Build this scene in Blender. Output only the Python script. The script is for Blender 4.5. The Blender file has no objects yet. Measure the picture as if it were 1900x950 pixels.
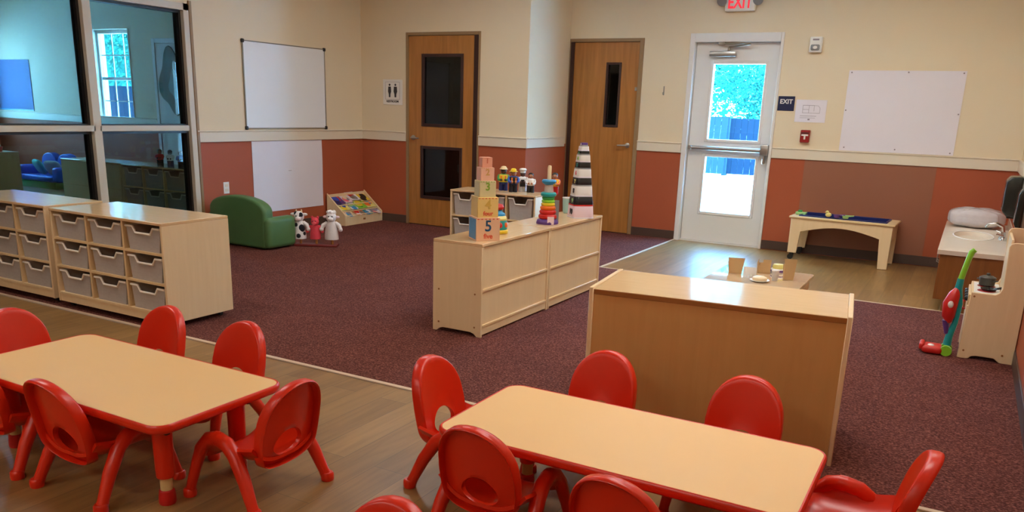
import bpy, bmesh, math, random
from mathutils import Vector, Matrix
random.seed(7)
PI = math.pi
R = math.radians
sc = bpy.context.scene
C = sc.collection

# ------------------------------------------------------------------ materials
def srgb(r, g, b):
    f = lambda c: c / 12.92 if c <= 0.04045 else ((c + 0.055) / 1.055) ** 2.4
    return (f(r / 255), f(g / 255), f(b / 255), 1)

def base_mat(name):
    m = bpy.data.materials.new(name)
    m.use_nodes = True
    nt = m.node_tree
    return m, nt, nt.nodes['Principled BSDF']

def mat(name, col, rough=0.5, metal=0.0, var=0.06, scale=8.0, spec=0.5, emit=None, estr=0.0, stretch=None, bump=0.0, coat=0.0, trans=0.0, alpha=1.0):
    """plain surface with a little procedural unevenness"""
    m, nt, b = base_mat(name)
    col = srgb(*col)
    tc = nt.nodes.new('ShaderNodeTexCoord')
    mp = nt.nodes.new('ShaderNodeMapping')
    nt.links.new(tc.outputs['Object'], mp.inputs['Vector'])
    if stretch:
        mp.inputs['Scale'].default_value = stretch
    nz = nt.nodes.new('ShaderNodeTexNoise')
    nz.inputs['Scale'].default_value = scale
    nz.inputs['Detail'].default_value = 4
    nt.links.new(mp.outputs['Vector'], nz.inputs['Vector'])
    mx = nt.nodes.new('ShaderNodeMix')
    mx.data_type = 'RGBA'
    k0, k1 = 1 - var, 1 + var
    mx.inputs[6].default_value = (col[0] * k0, col[1] * k0, col[2] * k0, 1)
    mx.inputs[7].default_value = (min(1, col[0] * k1), min(1, col[1] * k1), min(1, col[2] * k1), 1)
    nt.links.new(nz.outputs['Fac'], mx.inputs[0])
    nt.links.new(mx.outputs[2], b.inputs['Base Color'])
    b.inputs['Roughness'].default_value = rough
    b.inputs['Metallic'].default_value = metal
    b.inputs['Specular IOR Level'].default_value = spec
    b.inputs['Coat Weight'].default_value = coat
    b.inputs['Transmission Weight'].default_value = trans
    b.inputs['Alpha'].default_value = alpha
    if bump:
        bp = nt.nodes.new('ShaderNodeBump')
        bp.inputs['Strength'].default_value = bump
        bp.inputs['Distance'].default_value = 0.004
        nt.links.new(nz.outputs['Fac'], bp.inputs['Height'])
        nt.links.new(bp.outputs['Normal'], b.inputs['Normal'])
    if emit:
        b.inputs['Emission Color'].default_value = srgb(*emit)
        b.inputs['Emission Strength'].default_value = estr
    return m

def wood(name, c0, c1, rough=0.35, stretch=(14, 14, 1.2), scale=2.2, spec=0.5):
    m, nt, b = base_mat(name)
    tc = nt.nodes.new('ShaderNodeTexCoord')
    mp = nt.nodes.new('ShaderNodeMapping')
    mp.inputs['Scale'].default_value = stretch
    nt.links.new(tc.outputs['Object'], mp.inputs['Vector'])
    nz = nt.nodes.new('ShaderNodeTexNoise')
    nz.inputs['Scale'].default_value = scale
    nz.inputs['Detail'].default_value = 6
    nz.inputs['Distortion'].default_value = 0.6
    nt.links.new(mp.outputs['Vector'], nz.inputs['Vector'])
    rp = nt.nodes.new('ShaderNodeValToRGB')
    rp.color_ramp.elements[0].position = 0.3
    rp.color_ramp.elements[1].position = 0.72
    rp.color_ramp.elements[0].color = srgb(*c0)
    rp.color_ramp.elements[1].color = srgb(*c1)
    nt.links.new(nz.outputs['Fac'], rp.inputs['Fac'])
    nt.links.new(rp.outputs['Color'], b.inputs['Base Color'])
    b.inputs['Roughness'].default_value = rough
    b.inputs['Specular IOR Level'].default_value = spec
    return m

def carpet_mat():
    m, nt, b = base_mat('carpet_pile')
    tc = nt.nodes.new('ShaderNodeTexCoord')
    mp = nt.nodes.new('ShaderNodeMapping')
    mp.inputs['Scale'].default_value = (0.75, 1.1, 1)
    nt.links.new(tc.outputs['Object'], mp.inputs['Vector'])
    n1 = nt.nodes.new('ShaderNodeTexNoise'); n1.inputs['Scale'].default_value = 120; n1.inputs['Detail'].default_value = 5; n1.inputs['Roughness'].default_value = 0.7
    n2 = nt.nodes.new('ShaderNodeTexNoise'); n2.inputs['Scale'].default_value = 3; n2.inputs['Detail'].default_value = 3
    nt.links.new(mp.outputs['Vector'], n1.inputs['Vector'])
    nt.links.new(tc.outputs['Object'], n2.inputs['Vector'])
    rp = nt.nodes.new('ShaderNodeValToRGB')
    e = rp.color_ramp.elements
    e[0].position = 0.36; e[0].color = srgb(71, 36, 31)
    e[1].position = 0.66; e[1].color = srgb(166, 105, 93)
    k = e.new(0.5); k.color = srgb(105, 58, 50)
    nt.links.new(n1.outputs['Fac'], rp.inputs['Fac'])
    mx = nt.nodes.new('ShaderNodeMix'); mx.data_type = 'RGBA'; mx.blend_type = 'MULTIPLY'
    mx.inputs[0].default_value = 0.35
    nt.links.new(rp.outputs['Color'], mx.inputs[6]); nt.links.new(n2.outputs['Fac'], mx.inputs[7])
    nt.links.new(mx.outputs[2], b.inputs['Base Color'])
    b.inputs['Roughness'].default_value = 0.95
    b.inputs['Specular IOR Level'].default_value = 0.1
    bp = nt.nodes.new('ShaderNodeBump'); bp.inputs['Strength'].default_value = 0.5; bp.inputs['Distance'].default_value = 0.006
    nt.links.new(n1.outputs['Fac'], bp.inputs['Height']); nt.links.new(bp.outputs['Normal'], b.inputs['Normal'])
    return m

def plank_mat():
    m, nt, b = base_mat('vinyl_plank')
    tc = nt.nodes.new('ShaderNodeTexCoord')
    mp = nt.nodes.new('ShaderNodeMapping')
    mp.inputs['Rotation'].default_value = (0, 0, R(90))
    nt.links.new(tc.outputs['Object'], mp.inputs['Vector'])
    br = nt.nodes.new('ShaderNodeTexBrick')
    br.inputs['Scale'].default_value = 1.0
    br.inputs['Brick Width'].default_value = 1.0
    br.inputs['Row Height'].default_value = 0.155
    br.inputs['Mortar Size'].default_value = 0.0012
    br.offset = 0.37
    br.inputs['Color1'].default_value = srgb(140, 102, 58)
    br.inputs['Color2'].default_value = srgb(163, 123, 73)
    br.inputs['Mortar'].default_value = srgb(104, 80, 56)
    nt.links.new(mp.outputs['Vector'], br.inputs['Vector'])
    m2 = nt.nodes.new('ShaderNodeMapping'); m2.inputs['Scale'].default_value = (16, 1.3, 1)
    nt.links.new(tc.outputs['Object'], m2.inputs['Vector'])
    nz = nt.nodes.new('ShaderNodeTexNoise'); nz.inputs['Scale'].default_value = 1.6; nz.inputs['Detail'].default_value = 6; nz.inputs['Distortion'].default_value = 0.8
    nt.links.new(m2.outputs['Vector'], nz.inputs['Vector'])
    rp = nt.nodes.new('ShaderNodeValToRGB')
    rp.color_ramp.elements[0].position = 0.3; rp.color_ramp.elements[0].color = (0.62, 0.6, 0.56, 1)
    rp.color_ramp.elements[1].position = 0.7; rp.color_ramp.elements[1].color = (1, 1, 1, 1)
    nt.links.new(nz.outputs['Fac'], rp.inputs['Fac'])
    mx = nt.nodes.new('ShaderNodeMix'); mx.data_type = 'RGBA'; mx.blend_type = 'MULTIPLY'; mx.inputs[0].default_value = 0.8
    nt.links.new(br.outputs['Color'], mx.inputs[6]); nt.links.new(rp.outputs['Color'], mx.inputs[7])
    nt.links.new(mx.outputs[2], b.inputs['Base Color'])
    b.inputs['Roughness'].default_value = 0.36
    b.inputs['Specular IOR Level'].default_value = 0.5
    return m

def glass_mat(name, tint=(0.86, 0.95, 0.95), rough=0.0, dark=1.0):
    m = bpy.data.materials.new(name); m.use_nodes = True
    nt = m.node_tree
    for n in list(nt.nodes):
        if n.type == 'BSDF_PRINCIPLED': nt.nodes.remove(n)
    out = [n for n in nt.nodes if n.type == 'OUTPUT_MATERIAL'][0]
    t = nt.nodes.new('ShaderNodeBsdfTransparent'); t.inputs['Color'].default_value = (tint[0] * dark, tint[1] * dark, tint[2] * dark, 1)
    g = nt.nodes.new('ShaderNodeBsdfGlossy'); g.inputs['Roughness'].default_value = rough
    fr = nt.nodes.new('ShaderNodeFresnel'); fr.inputs['IOR'].default_value = 1.45
    mx = nt.nodes.new('ShaderNodeMixShader')
    ge = nt.nodes.new('ShaderNodeNewGeometry'); iv = nt.nodes.new('ShaderNodeMath'); iv.operation = 'SUBTRACT'; iv.inputs[0].default_value = 1.0
    nt.links.new(ge.outputs['Backfacing'], iv.inputs[1])
    mu = nt.nodes.new('ShaderNodeMath'); mu.operation = 'MULTIPLY'; nt.links.new(fr.outputs[0], mu.inputs[0]); nt.links.new(iv.outputs[0], mu.inputs[1])   # reflect on the outer faces only
    nt.links.new(mu.outputs[0], mx.inputs[0]); nt.links.new(t.outputs[0], mx.inputs[1]); nt.links.new(g.outputs[0], mx.inputs[2])
    nt.links.new(mx.outputs[0], out.inputs['Surface'])
    return m

def translucent_mat(name, col, fac=0.45, rough=0.35):
    m, nt, b = base_mat(name)
    out = [n for n in nt.nodes if n.type == 'OUTPUT_MATERIAL'][0]
    b.inputs['Base Color'].default_value = srgb(*col)
    b.inputs['Roughness'].default_value = rough
    t = nt.nodes.new('ShaderNodeBsdfTransparent')
    nz = nt.nodes.new('ShaderNodeTexNoise'); nz.inputs['Scale'].default_value = 9
    mt = nt.nodes.new('ShaderNodeMath'); mt.operation = 'MULTIPLY_ADD'; mt.inputs[1].default_value = 0.1; mt.inputs[2].default_value = fac - 0.05
    nt.links.new(nz.outputs['Fac'], mt.inputs[0])
    mx = nt.nodes.new('ShaderNodeMixShader')
    nt.links.new(mt.outputs[0], mx.inputs[0]); nt.links.new(b.outputs[0], mx.inputs[1]); nt.links.new(t.outputs[0], mx.inputs[2])
    nt.links.new(mx.outputs[0], out.inputs['Surface'])
    return m

M = {}
M['cream'] = mat('cream_wall_paint', (228, 210, 180), 0.7, var=0.02, scale=3)
M['terra'] = mat('terracotta_wall_paint', (172, 88, 58), 0.5, var=0.03, scale=4, spec=0.25)
M['terra_board'] = mat('brown_wall_board', (152, 96, 72), 0.4, var=0.03, scale=4)
M['rail'] = mat('white_rail_paint', (226, 212, 190), 0.45, var=0.015)
M['basebd'] = mat('dark_brown_vinyl_base', (78, 58, 50), 0.45, var=0.05)
M['ceiling'] = mat('white_ceiling_tile', (236, 230, 220), 0.9, var=0.04, scale=60)
M['carpet'] = carpet_mat()
M['plank'] = plank_mat()
M['strip'] = mat('beige_floor_strip', (206, 180, 150), 0.4, var=0.04)
M['jamb'] = mat('tan_frame_paint', (208, 198, 180), 0.45, var=0.02)
M['doorjamb'] = mat('brown_door_frame_paint', (150, 120, 84), 0.45, var=0.02)
M['gasket'] = mat('black_glazing_gasket', (28, 24, 24), 0.4)
M['doorwood'] = wood('oak_door_veneer', (156, 100, 40), (184, 122, 56), 0.38, stretch=(9, 9, 0.7))
M['guard'] = mat('dark_brown_finger_guard', (52, 24, 18), 0.5)
M['white_door'] = mat('white_door_paint', (226, 222, 218), 0.35, var=0.02)
M['steel'] = mat('brushed_steel', (176, 172, 166), 0.32, metal=0.9, var=0.04, scale=30)
M['chrome'] = mat('chrome', (205, 205, 205), 0.12, metal=1.0, var=0.02)
M['glass'] = glass_mat('clear_glass')
M['glass_int'] = glass_mat('partition_glass', (0.68, 0.74, 0.73))
M['glass_dark'] = glass_mat('door_vision_glass', (0.35, 0.36, 0.36))
M['maple'] = wood('maple_laminate', (230, 200, 156), (235, 206, 163), 0.34)
M['maple_top'] = wood('maple_top_laminate', (218, 182, 136), (224, 188, 144), 0.13, stretch=(1.5, 16, 16))
M['maple_edge'] = mat('maple_edge_band', (226, 194, 146), 0.35, var=0.05)
M['amber'] = wood('amber_birch_back', (202, 154, 92), (208, 160, 98), 0.4)
M['amber_edge'] = mat('amber_edge_wood', (150, 94, 40), 0.4, var=0.06)
M['laminate'] = mat('table_laminate', (238, 192, 130), 0.5, var=0.025, scale=5)
M['red'] = mat('red_plastic', (216, 42, 13), 0.3, var=0.04, scale=6)
M['red_foot'] = mat('red_foot_plastic', (190, 24, 22), 0.4, var=0.04)
M['creamplastic'] = mat('cream_leg_insert', (214, 184, 128), 0.4)
M['bin'] = translucent_mat('clear_bin_plastic', (222, 212, 206), 0.5)
M['bin_rim'] = mat('clear_bin_rim', (238, 228, 216), 0.35)
M['black'] = mat('black_plastic', (26, 25, 25), 0.4)
M['blackglossy'] = mat('black_gloss_enamel', (30, 30, 32), 0.25)
M['green_vinyl'] = mat('green_vinyl', (80, 118, 72), 0.45, var=0.08, scale=14, bump=0.1)
M['paper'] = mat('white_paper', (230, 224, 232), 0.75, var=0.015)
M['whiteboard'] = mat('whiteboard_enamel', (236, 238, 242), 0.22, var=0.01)
M['alu'] = mat('grey_aluminium_edge', (150, 142, 130), 0.4, metal=0.5)
M['white'] = mat('white_plastic', (232, 228, 222), 0.35, var=0.02)
M['grey'] = mat('grey_plastic', (140, 140, 140), 0.45)
M['ink'] = mat('dark_ink', (50, 44, 50), 0.6)
M['greyink'] = mat('grey_ink', (150, 138, 146), 0.7)
M['navy'] = mat('navy_sign_plastic', (14, 26, 70), 0.4)
M['alarmred'] = mat('alarm_red', (150, 18, 18), 0.35)
M['exitred'] = mat('exit_letter_red', (235, 30, 50), 0.4, emit=(255, 40, 60), estr=0.6)
M['yellow'] = mat('yellow_plastic', (232, 196, 40), 0.35)
M['paleyellow'] = mat('pale_yellow_plastic', (228, 216, 130), 0.4)
M['orange'] = mat('orange_plastic', (232, 110, 30), 0.35)
M['redtoy'] = mat('toy_red_plastic', (206, 40, 34), 0.35)
M['green'] = mat('toy_green_plastic', (60, 150, 70), 0.35)
M['lime'] = mat('lime_plastic', (140, 204, 50), 0.35)
M['palegreen'] = mat('pale_green_plastic', (160, 206, 130), 0.4)
M['teal'] = mat('teal_plastic', (30, 150, 150), 0.35)
M['cyan'] = mat('sky_blue_plastic', (50, 150, 205), 0.35)
M['blue'] = mat('toy_blue_plastic', (36, 76, 180), 0.35)
M['darkblue'] = mat('dark_blue_plastic', (20, 34, 96), 0.35)
M['purple'] = mat('purple_plastic', (96, 60, 130), 0.4)
M['pink'] = mat('pink_plastic', (236, 96, 110), 0.45)
M['palepink'] = mat('pale_pink_card', (236, 208, 214), 0.5)
M['skin_d'] = mat('brown_doll_plastic', (84, 54, 40), 0.45)
M['skin_m'] = mat('tan_doll_plastic', (176, 120, 90), 0.45)
M['skin_l'] = mat('light_doll_plastic', (222, 176, 150), 0.45)
M['hair'] = mat('dark_doll_hair', (36, 26, 24), 0.5)
M['plush'] = mat('white_plush', (228, 222, 222), 0.9, bump=0.6, scale=60, var=0.05)
M['plush_b'] = mat('black_plush', (24, 24, 34), 0.9, bump=0.6, scale=60)
M['plush_p'] = mat('pink_plush', (226, 70, 84), 0.9, bump=0.6, scale=60)
M['darkred'] = mat('dark_red_wood', (110, 26, 22), 0.5)
M['cabwood'] = wood('brown_sink_cabinet_veneer', (132, 82, 36), (152, 96, 44), 0.4)
M['counter'] = mat('cream_solid_surface', (226, 212, 192), 0.25, var=0.02)
M['toekick'] = mat('grey_green_toe_kick', (124, 116, 88), 0.6)
M['bagfilm'] = translucent_mat('clear_bag_film', (226, 222, 222), 0.5, 0.2)
M['smoke'] = mat('smoky_dispenser_plastic', (34, 40, 38), 0.18)
M['pot'] = mat('dark_pot_plastic', (60, 56, 50), 0.4)
M['potblock'] = wood('toy_block_wood', (220, 168, 120), (236, 190, 144), 0.5)
M['tancard'] = mat('tan_toy_card', (196, 160, 112), 0.6)
M['woodlight'] = mat('pale_bare_wood', (232, 206, 164), 0.5, var=0.06)
M['cushion_t'] = mat('teal_cushion_cloth', (70, 170, 160), 0.9)
M['cushion_g'] = mat('grey_cushion_cloth', (170, 176, 176), 0.9)
M['bluefoam'] = mat('blue_sofa_vinyl', (30, 90, 200), 0.5)
M['foliage'] = mat('tree_leaves', (38, 106, 92), 0.9, var=0.6, scale=3, spec=0.02)
M['bark'] = mat('tree_bark', (40, 36, 32), 0.9, var=0.2, spec=0.02)
M['fence'] = mat('blue_fence_boards', (13, 24, 33), 0.9, var=0.05, spec=0.02)
M['fence_l'] = mat('pale_blue_fence_boards', (22, 36, 44), 0.9, var=0.05, spec=0.02)
M['concrete'] = mat('pale_concrete', (222, 220, 214), 0.9, var=0.05, scale=2)
M['bluepaper'] = mat('blue_paper', (70, 110, 170), 0.7)
M['decal'] = mat('dark_green_paper', (40, 96, 84), 0.7)
M['lamp'] = mat('lamp_diffuser', (255, 244, 226), 0.5, emit=(252, 249, 241), estr=1.0)

# ------------------------------------------------------------------ mesh builder
class MB:
    def __init__(s): s.bm = bmesh.new()
    def _merge(s, b, mtx=None):
        if mtx is not None: bmesh.ops.transform(b, matrix=mtx, verts=b.verts)
        me = bpy.data.meshes.new('tmp'); b.to_mesh(me); b.free(); s.bm.from_mesh(me); bpy.data.meshes.remove(me)
    def box(s, x0, x1, y0, y1, z0, z1, bev=0.0, seg=2, mtx=None):
        b = bmesh.new(); bmesh.ops.create_cube(b, size=1)
        for v in b.verts: v.co = Vector(((x0 + x1) / 2 + v.co.x * (x1 - x0), (y0 + y1) / 2 + v.co.y * (y1 - y0), (z0 + z1) / 2 + v.co.z * (z1 - z0)))
        if bev < 0.009 and seg == 2: seg = 1      # small chamfers stay flat so large faces keep their true normals
        if bev: bmesh.ops.bevel(b, geom=b.edges[:], offset=bev, segments=seg, profile=0.5, affect='EDGES')
        s._merge(b, mtx); return s
    def prism(s, pts, a0, a1, axis='y', bev=0.0, mtx=None):
        """closed outline pts (u,v) pushed along an axis: 'y' -> (u,a,v), 'x' -> (a,u,v), 'z' -> (u,v,a)"""
        f = {'y': lambda u, v, a: (u, a, v), 'x': lambda u, v, a: (a, u, v), 'z': lambda u, v, a: (u, v, a)}[axis]
        b = bmesh.new()
        A = [b.verts.new(f(u, v, a0)) for u, v in pts]; B = [b.verts.new(f(u, v, a1)) for u, v in pts]
        n = len(pts)
        b.faces.new(A); b.faces.new(B[::-1])
        for i in range(n): b.faces.new((A[i], B[i], B[(i + 1) % n], A[(i + 1) % n]))
        bmesh.ops.recalc_face_normals(b, faces=b.faces[:])
        if bev:
            es = [e for e in b.edges if len(e.link_faces) == 2 and e.calc_face_angle(0) > 0.6]
            bmesh.ops.bevel(b, geom=es, offset=bev, segments=1 if bev < 0.009 else 3, profile=0.5, affect='EDGES')
        s._merge(b, mtx); return s
    def tube(s, path, rad, seg=12, cap=True, squash=1.0, mtx=None):
        b = bmesh.new(); P = [Vector(p) for p in path]; n = len(P)
        if not isinstance(rad, (list, tuple)): rad = [rad] * n
        rings = []; prev = None
        for i in range(n):
            t = (P[min(i + 1, n - 1)] - P[max(i - 1, 0)]).normalized()
            if prev is None:
                a = Vector((1, 0, 0)) if abs(t.x) < 0.9 else Vector((0, 1, 0))
                u = (a - t * a.dot(t)).normalized()
            else: u = (prev - t * prev.dot(t)).normalized()
            prev = u; w = t.cross(u)
            rings.append([b.verts.new(P[i] + (u * math.cos(2 * PI * k / seg) + w * math.sin(2 * PI * k / seg) * squash) * rad[i]) for k in range(seg)])
        for i in range(n - 1):
            for k in range(seg): b.faces.new((rings[i][k], rings[i][(k + 1) % seg], rings[i + 1][(k + 1) % seg], rings[i + 1][k]))
        if cap: b.faces.new(rings[0][::-1]); b.faces.new(rings[-1])
        bmesh.ops.recalc_face_normals(b, faces=b.faces[:])
        s._merge(b, mtx); return s
    def cyl(s, p0, p1, r0, r1=None, seg=16): return s.tube([p0, p1], [r0, r0 if r1 is None else r1], seg)
    def lathe(s, prof, c=(0, 0, 0), seg=24, sx=1.0, sy=1.0, mtx=None, power=2.0):
        """profile (r, z) turned round the z axis; power > 2 squares it"""
        b = bmesh.new(); rings = []
        for r, z in prof:
            ring = []
            for k in range(seg):
                a = 2 * PI * k / seg; ca, sa = math.cos(a), math.sin(a)
                g = (abs(ca) ** power + abs(sa) ** power) ** (-1 / power)
                ring.append(b.verts.new((c[0] + r * ca * g * sx, c[1] + r * sa * g * sy, c[2] + z)))
            rings.append(ring)
        for i in range(len(prof) - 1):
            for k in range(seg): b.faces.new((rings[i][k], rings[i][(k + 1) % seg], rings[i + 1][(k + 1) % seg], rings[i + 1][k]))
        b.faces.new(rings[0][::-1]); b.faces.new(rings[-1])
        bmesh.ops.recalc_face_normals(b, faces=b.faces[:])
        s._merge(b, mtx); return s
    def ball(s, c, rx, ry=None, rz=None, seg=18, mtx=None):
        b = bmesh.new(); bmesh.ops.create_uvsphere(b, u_segments=seg, v_segments=max(8, seg * 2 // 3), radius=1)
        for v in b.verts: v.co = Vector((c[0] + v.co.x * rx, c[1] + v.co.y * (ry or rx), c[2] + v.co.z * (rz or rx)))
        s._merge(b, mtx); return s
    def grid(s, fn, nu, nv, th=0.0):
        """surface fn(u,v) with u,v in 0..1, thickened downwards along its normals"""
        b = bmesh.new()
        V = [[b.verts.new(fn(i / nu, j / nv)) for j in range(nv + 1)] for i in range(nu + 1)]
        for i in range(nu):
            for j in range(nv): b.faces.new((V[i][j], V[i + 1][j], V[i + 1][j + 1], V[i][j + 1]))
        if th:
            b.normal_update()
            bmesh.ops.solidify(b, geom=b.faces[:], thickness=th)
        bmesh.ops.recalc_face_normals(b, faces=b.faces[:])
        s._merge(b); return s
    def build(s, name, m, parent=None, angle=38, loc=None):
        me = bpy.data.meshes.new(name)
        for f in s.bm.faces: f.smooth = True
        s.bm.to_mesh(me); s.bm.free()
        me.set_sharp_from_angle(angle=R(angle))
        me.materials.append(M[m] if isinstance(m, str) else m)
        o = bpy.data.objects.new(name, me); C.objects.link(o)
        if parent is not None: o.parent = parent
        if loc is not None: o.location = loc
        return o

def tag(o, label, cat, group=None):
    o['label'] = label; o['category'] = cat
    if group: o['group'] = group
    return o
def thing(name, label, cat, loc=(0, 0, 0), rz=0.0, group=None):
    o = bpy.data.objects.new(name, None); C.objects.link(o)
    o.empty_display_size = 0.1
    o.location = loc; o.rotation_euler = (0, 0, rz)
    return tag(o, label, cat, group)
def struct(o): o['kind'] = 'structure'; return o
def children(o): return [c for c in bpy.data.objects if c.parent == o]
def dup(root, loc, rz, label=None, group=None):
    kids = [(c, children(c)) for c in children(root)]
    r = root.copy(); C.objects.link(r); r.location = loc; r.rotation_euler = (0, 0, rz)
    if label: r['label'] = label
    if group: r['group'] = group
    for c, gs in kids:
        d = c.copy(); C.objects.link(d); d.parent = r
        for g in gs:
            e = g.copy(); C.objects.link(e); e.parent = d
    return r
def text(s, size, m, parent, loc, rot, name='lettering', depth=0.0008, align='CENTER', sx=1.0, bold=0.0):
    cu = bpy.data.curves.new('t', 'FONT'); cu.body = s; cu.size = size; cu.extrude = depth; cu.align_x = align; cu.align_y = 'CENTER'; cu.offset = bold
    to = bpy.data.objects.new('t', cu); C.objects.link(to)
    bpy.context.view_layer.update()
    me = bpy.data.meshes.new_from_object(to.evaluated_get(bpy.context.evaluated_depsgraph_get()))
    bpy.data.objects.remove(to); bpy.data.curves.remove(cu)
    me.materials.clear(); me.materials.append(M[m])
    o = bpy.data.objects.new(name, me); C.objects.link(o)
    o.parent = parent; o.location = loc; o.rotation_euler = rot; o.scale = (sx, 1, 1)
    return o
FACE_S = (R(90), 0, 0)          # lettering that reads from the -y side

# ------------------------------------------------------------------ room shell
H = 2.9
XR = 6.92                        # right wall
YD = 1.0                         # back wall, door side
ZR0, ZR1 = 0.97, 1.08            # chair rail
def wallpiece(name, x0, x1, y0, y1, z0, z1, m, parent=None): return struct(MB().box(x0, x1, y0, y1, z0, z1).build(name, m, parent))

fl = struct(MB().box(-9.2, XR + 0.2, -10.2, YD + 0.14, -0.12, 0).box(-0.2, 3.45, YD + 0.14, 2.25, -0.12, 0).build('floor', 'plank'))
# carpet is one L-shaped sheet
cp = MB().prism([(0, -4.82), (XR, -4.82), (XR, -1.15), (3.70, -1.15), (3.70, YD), (2.26, YD), (2.26, 0), (0, 0)], 0.0005, 0.006, 'z').build('floor_carpet', 'carpet'); struct(cp)
st = MB(); st.box(0, XR, -4.845, -4.818, 0.0005, 0.008, 0.002)
struct(st.build('trim_1', 'strip'))
st = MB(); st.box(3.68, 3.705, -1.15, YD, 0.0005, 0.008, 0.002); st.box(3.68, XR, -1.163, -1.14, 0.0005, 0.008, 0.002)
struct(st.build('trim_2', 'strip'))
ceil = struct(MB().box(-9.2, XR + 0.2, -10.2, YD + 0.15, H, H + 0.1).box(-0.2, 3.45, YD + 0.15, 2.25, H, H + 0.1).build('ceiling', 'ceiling'))

def wall_band(name, segs, m_hi='cream', m_lo='terra'):
    """segs: boxes (x0,x1,y0,y1,z0,z1); split at the chair rail into painted upper and lower wall"""
    hi, lo = MB(), MB(); nlo = 0
    for x0, x1, y0, y1, z0, z1 in segs:
        if z1 > 1.0: hi.box(x0, x1, y0, y1, max(z0, 1.0), z1)
        if z0 < 1.0: lo.box(x0, x1, y0, y1, z0, min(z1, 1.0)); nlo += 1
    o = struct(hi.build(name, m_hi))
    if nlo: struct(lo.build(name + '_lower', m_lo))
    return o

# left wall (x=0): solid next to the corner, storefront glazing towards the camera
YG0, YG1 = -7.4, -2.47
wall_band('wall_left', [(-0.12, 0, YG1, 0.0, 0, H), (-0.12, 0, YG0, YG1, 2.21, H), (-0.12, 0, -10.2, YG0, 0, H)])
# wall B with the washroom door, its return (C) and wall D with the two doors
D1L, D1R, D1T = 0.66, 1.66, 2.18
D2L, D2R, D2T = 2.262, 3.165, 2.18
D3L, D3R, D3T = 3.685, 4.664, 2.22
wall_band('wall_back_left', [(0.0, D1L, 0, 0.12, 0, H), (D1R, 2.26, 0, 0.12, 0, H), (D1L, D1R, 0, 0.12, D1T, H)])
wall_band('wall_return', [(2.14, 2.26, 0.12, YD, 0, H)])
wall_band('wall_back', [(D2R, D3L, YD, YD + 0.14, 0, H), (D3R, XR, YD, YD + 0.14, 0, H), (2.14, D2R, YD, YD + 0.14, D2T, H), (D3L, D3R, YD, YD + 0.14, D3T, H)])
wall_band('wall_right', [(XR, XR + 0.14, -10.2, YD + 0.14, 0, H)])
wall_band('wall_front', [(-9.2, XR + 0.2, -10.2, -10.06, 0, H)])
# closed rooms behind the two wooden doors
wallpiece('wall_washroom', -0.12, 2.14, 2.0, 2.1, 0, H, 'cream')
wallpiece('wall_washroom_side', -0.12, 0.0, 0.12, 2.0, 0, H, 'cream')
wallpiece('wall_closet', 2.04, 3.4, 2.1, 2.2, 0, H, 'cream')
wallpiece('wall_closet_side', 3.28, 3.4, YD + 0.14, 2.1, 0, H, 'cream')
wallpiece('wall_closet_divider', 2.04, 2.14, YD, 2.1, 0, H, 'cream')
# browner board on the lower right of the back wall
wallpiece('wall_back_board', 5.01, 6.236, YD - 0.004, YD, 0.1, ZR0, 'terra_board')

# chair rails and vinyl base
rail = MB()
def railseg(x0, x1, y0, y1):
    rail.box(x0, x1, y0, y1, ZR0, ZR1, 0.003)
def railcap(x0, x1, y0, y1): rail.box(x0, x1, y0, y1, ZR1 - 0.012, ZR1 + 0.004, 0.003)
def mk_rail(name, dirn, a, b, w):
    r = MB()
    if dirn == 'x':      # on a wall facing -y at y=w
        r.box(a, b, w - 0.018, w, ZR0, ZR1 - 0.012, 0.003); r.box(a, b, w - 0.026, w, ZR1 - 0.014, ZR1, 0.004)
    elif dirn == '+':    # on a wall facing +x at x=w
        r.box(w, w + 0.018, a, b, ZR0, ZR1 - 0.012, 0.003); r.box(w, w + 0.026, a, b, ZR1 - 0.014, ZR1, 0.004)
    else:                # facing -x
        r.box(w - 0.018, w, a, b, ZR0, ZR1 - 0.012, 0.003); r.box(w - 0.026, w, a, b, ZR1 - 0.014, ZR1, 0.004)
    struct(r.build(name, 'rail'))
mk_rail('trim_3', '+', YG1 + 0.005, -0.018, 0.0)
mk_rail('trim_4', 'x', 0.0, D1L, 0.0)
mk_rail('trim_5', 'x', D1R, 2.278, 0.0)
mk_rail('trim_6', '+', 0.0, 0.93, 2.26)
mk_rail('trim_7', 'x', D2R, D3L - 0.002, YD)
mk_rail('trim_8', 'x', D3R + 0.002, XR, YD)
mk_rail('trim_9', '-', -9.9, YD - 0.02, XR)
def mk_base(name, dirn, a, b, w):
    r = MB()
    if dirn == 'x': r.box(a, b, w - 0.008, w, 0.006, 0.1, 0.002)
    elif dirn == '+': r.box(w, w + 0.008, a, b, 0.006, 0.1, 0.002)
    else: r.box(w - 0.008, w, a, b, 0.006, 0.1, 0.002)
    struct(r.build(name, 'basebd'))
mk_base('baseboard_left', '+', YG1 + 0.005, 0, 0.0)
mk_base('baseboard_back_left', 'x', 0.009, D1L, 0.0)
mk_base('baseboard_back_middle', 'x', D1R, 2.26, 0.0)
mk_base('baseboard_return', '+', 0, 0.92, 2.26)
mk_base('baseboard_back', 'x', D2R, D3L, YD)
mk_base('baseboard_back_right', 'x', D3R, XR, YD)
mk_base('baseboard_right', '-', -9.9, YD, XR)

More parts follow.
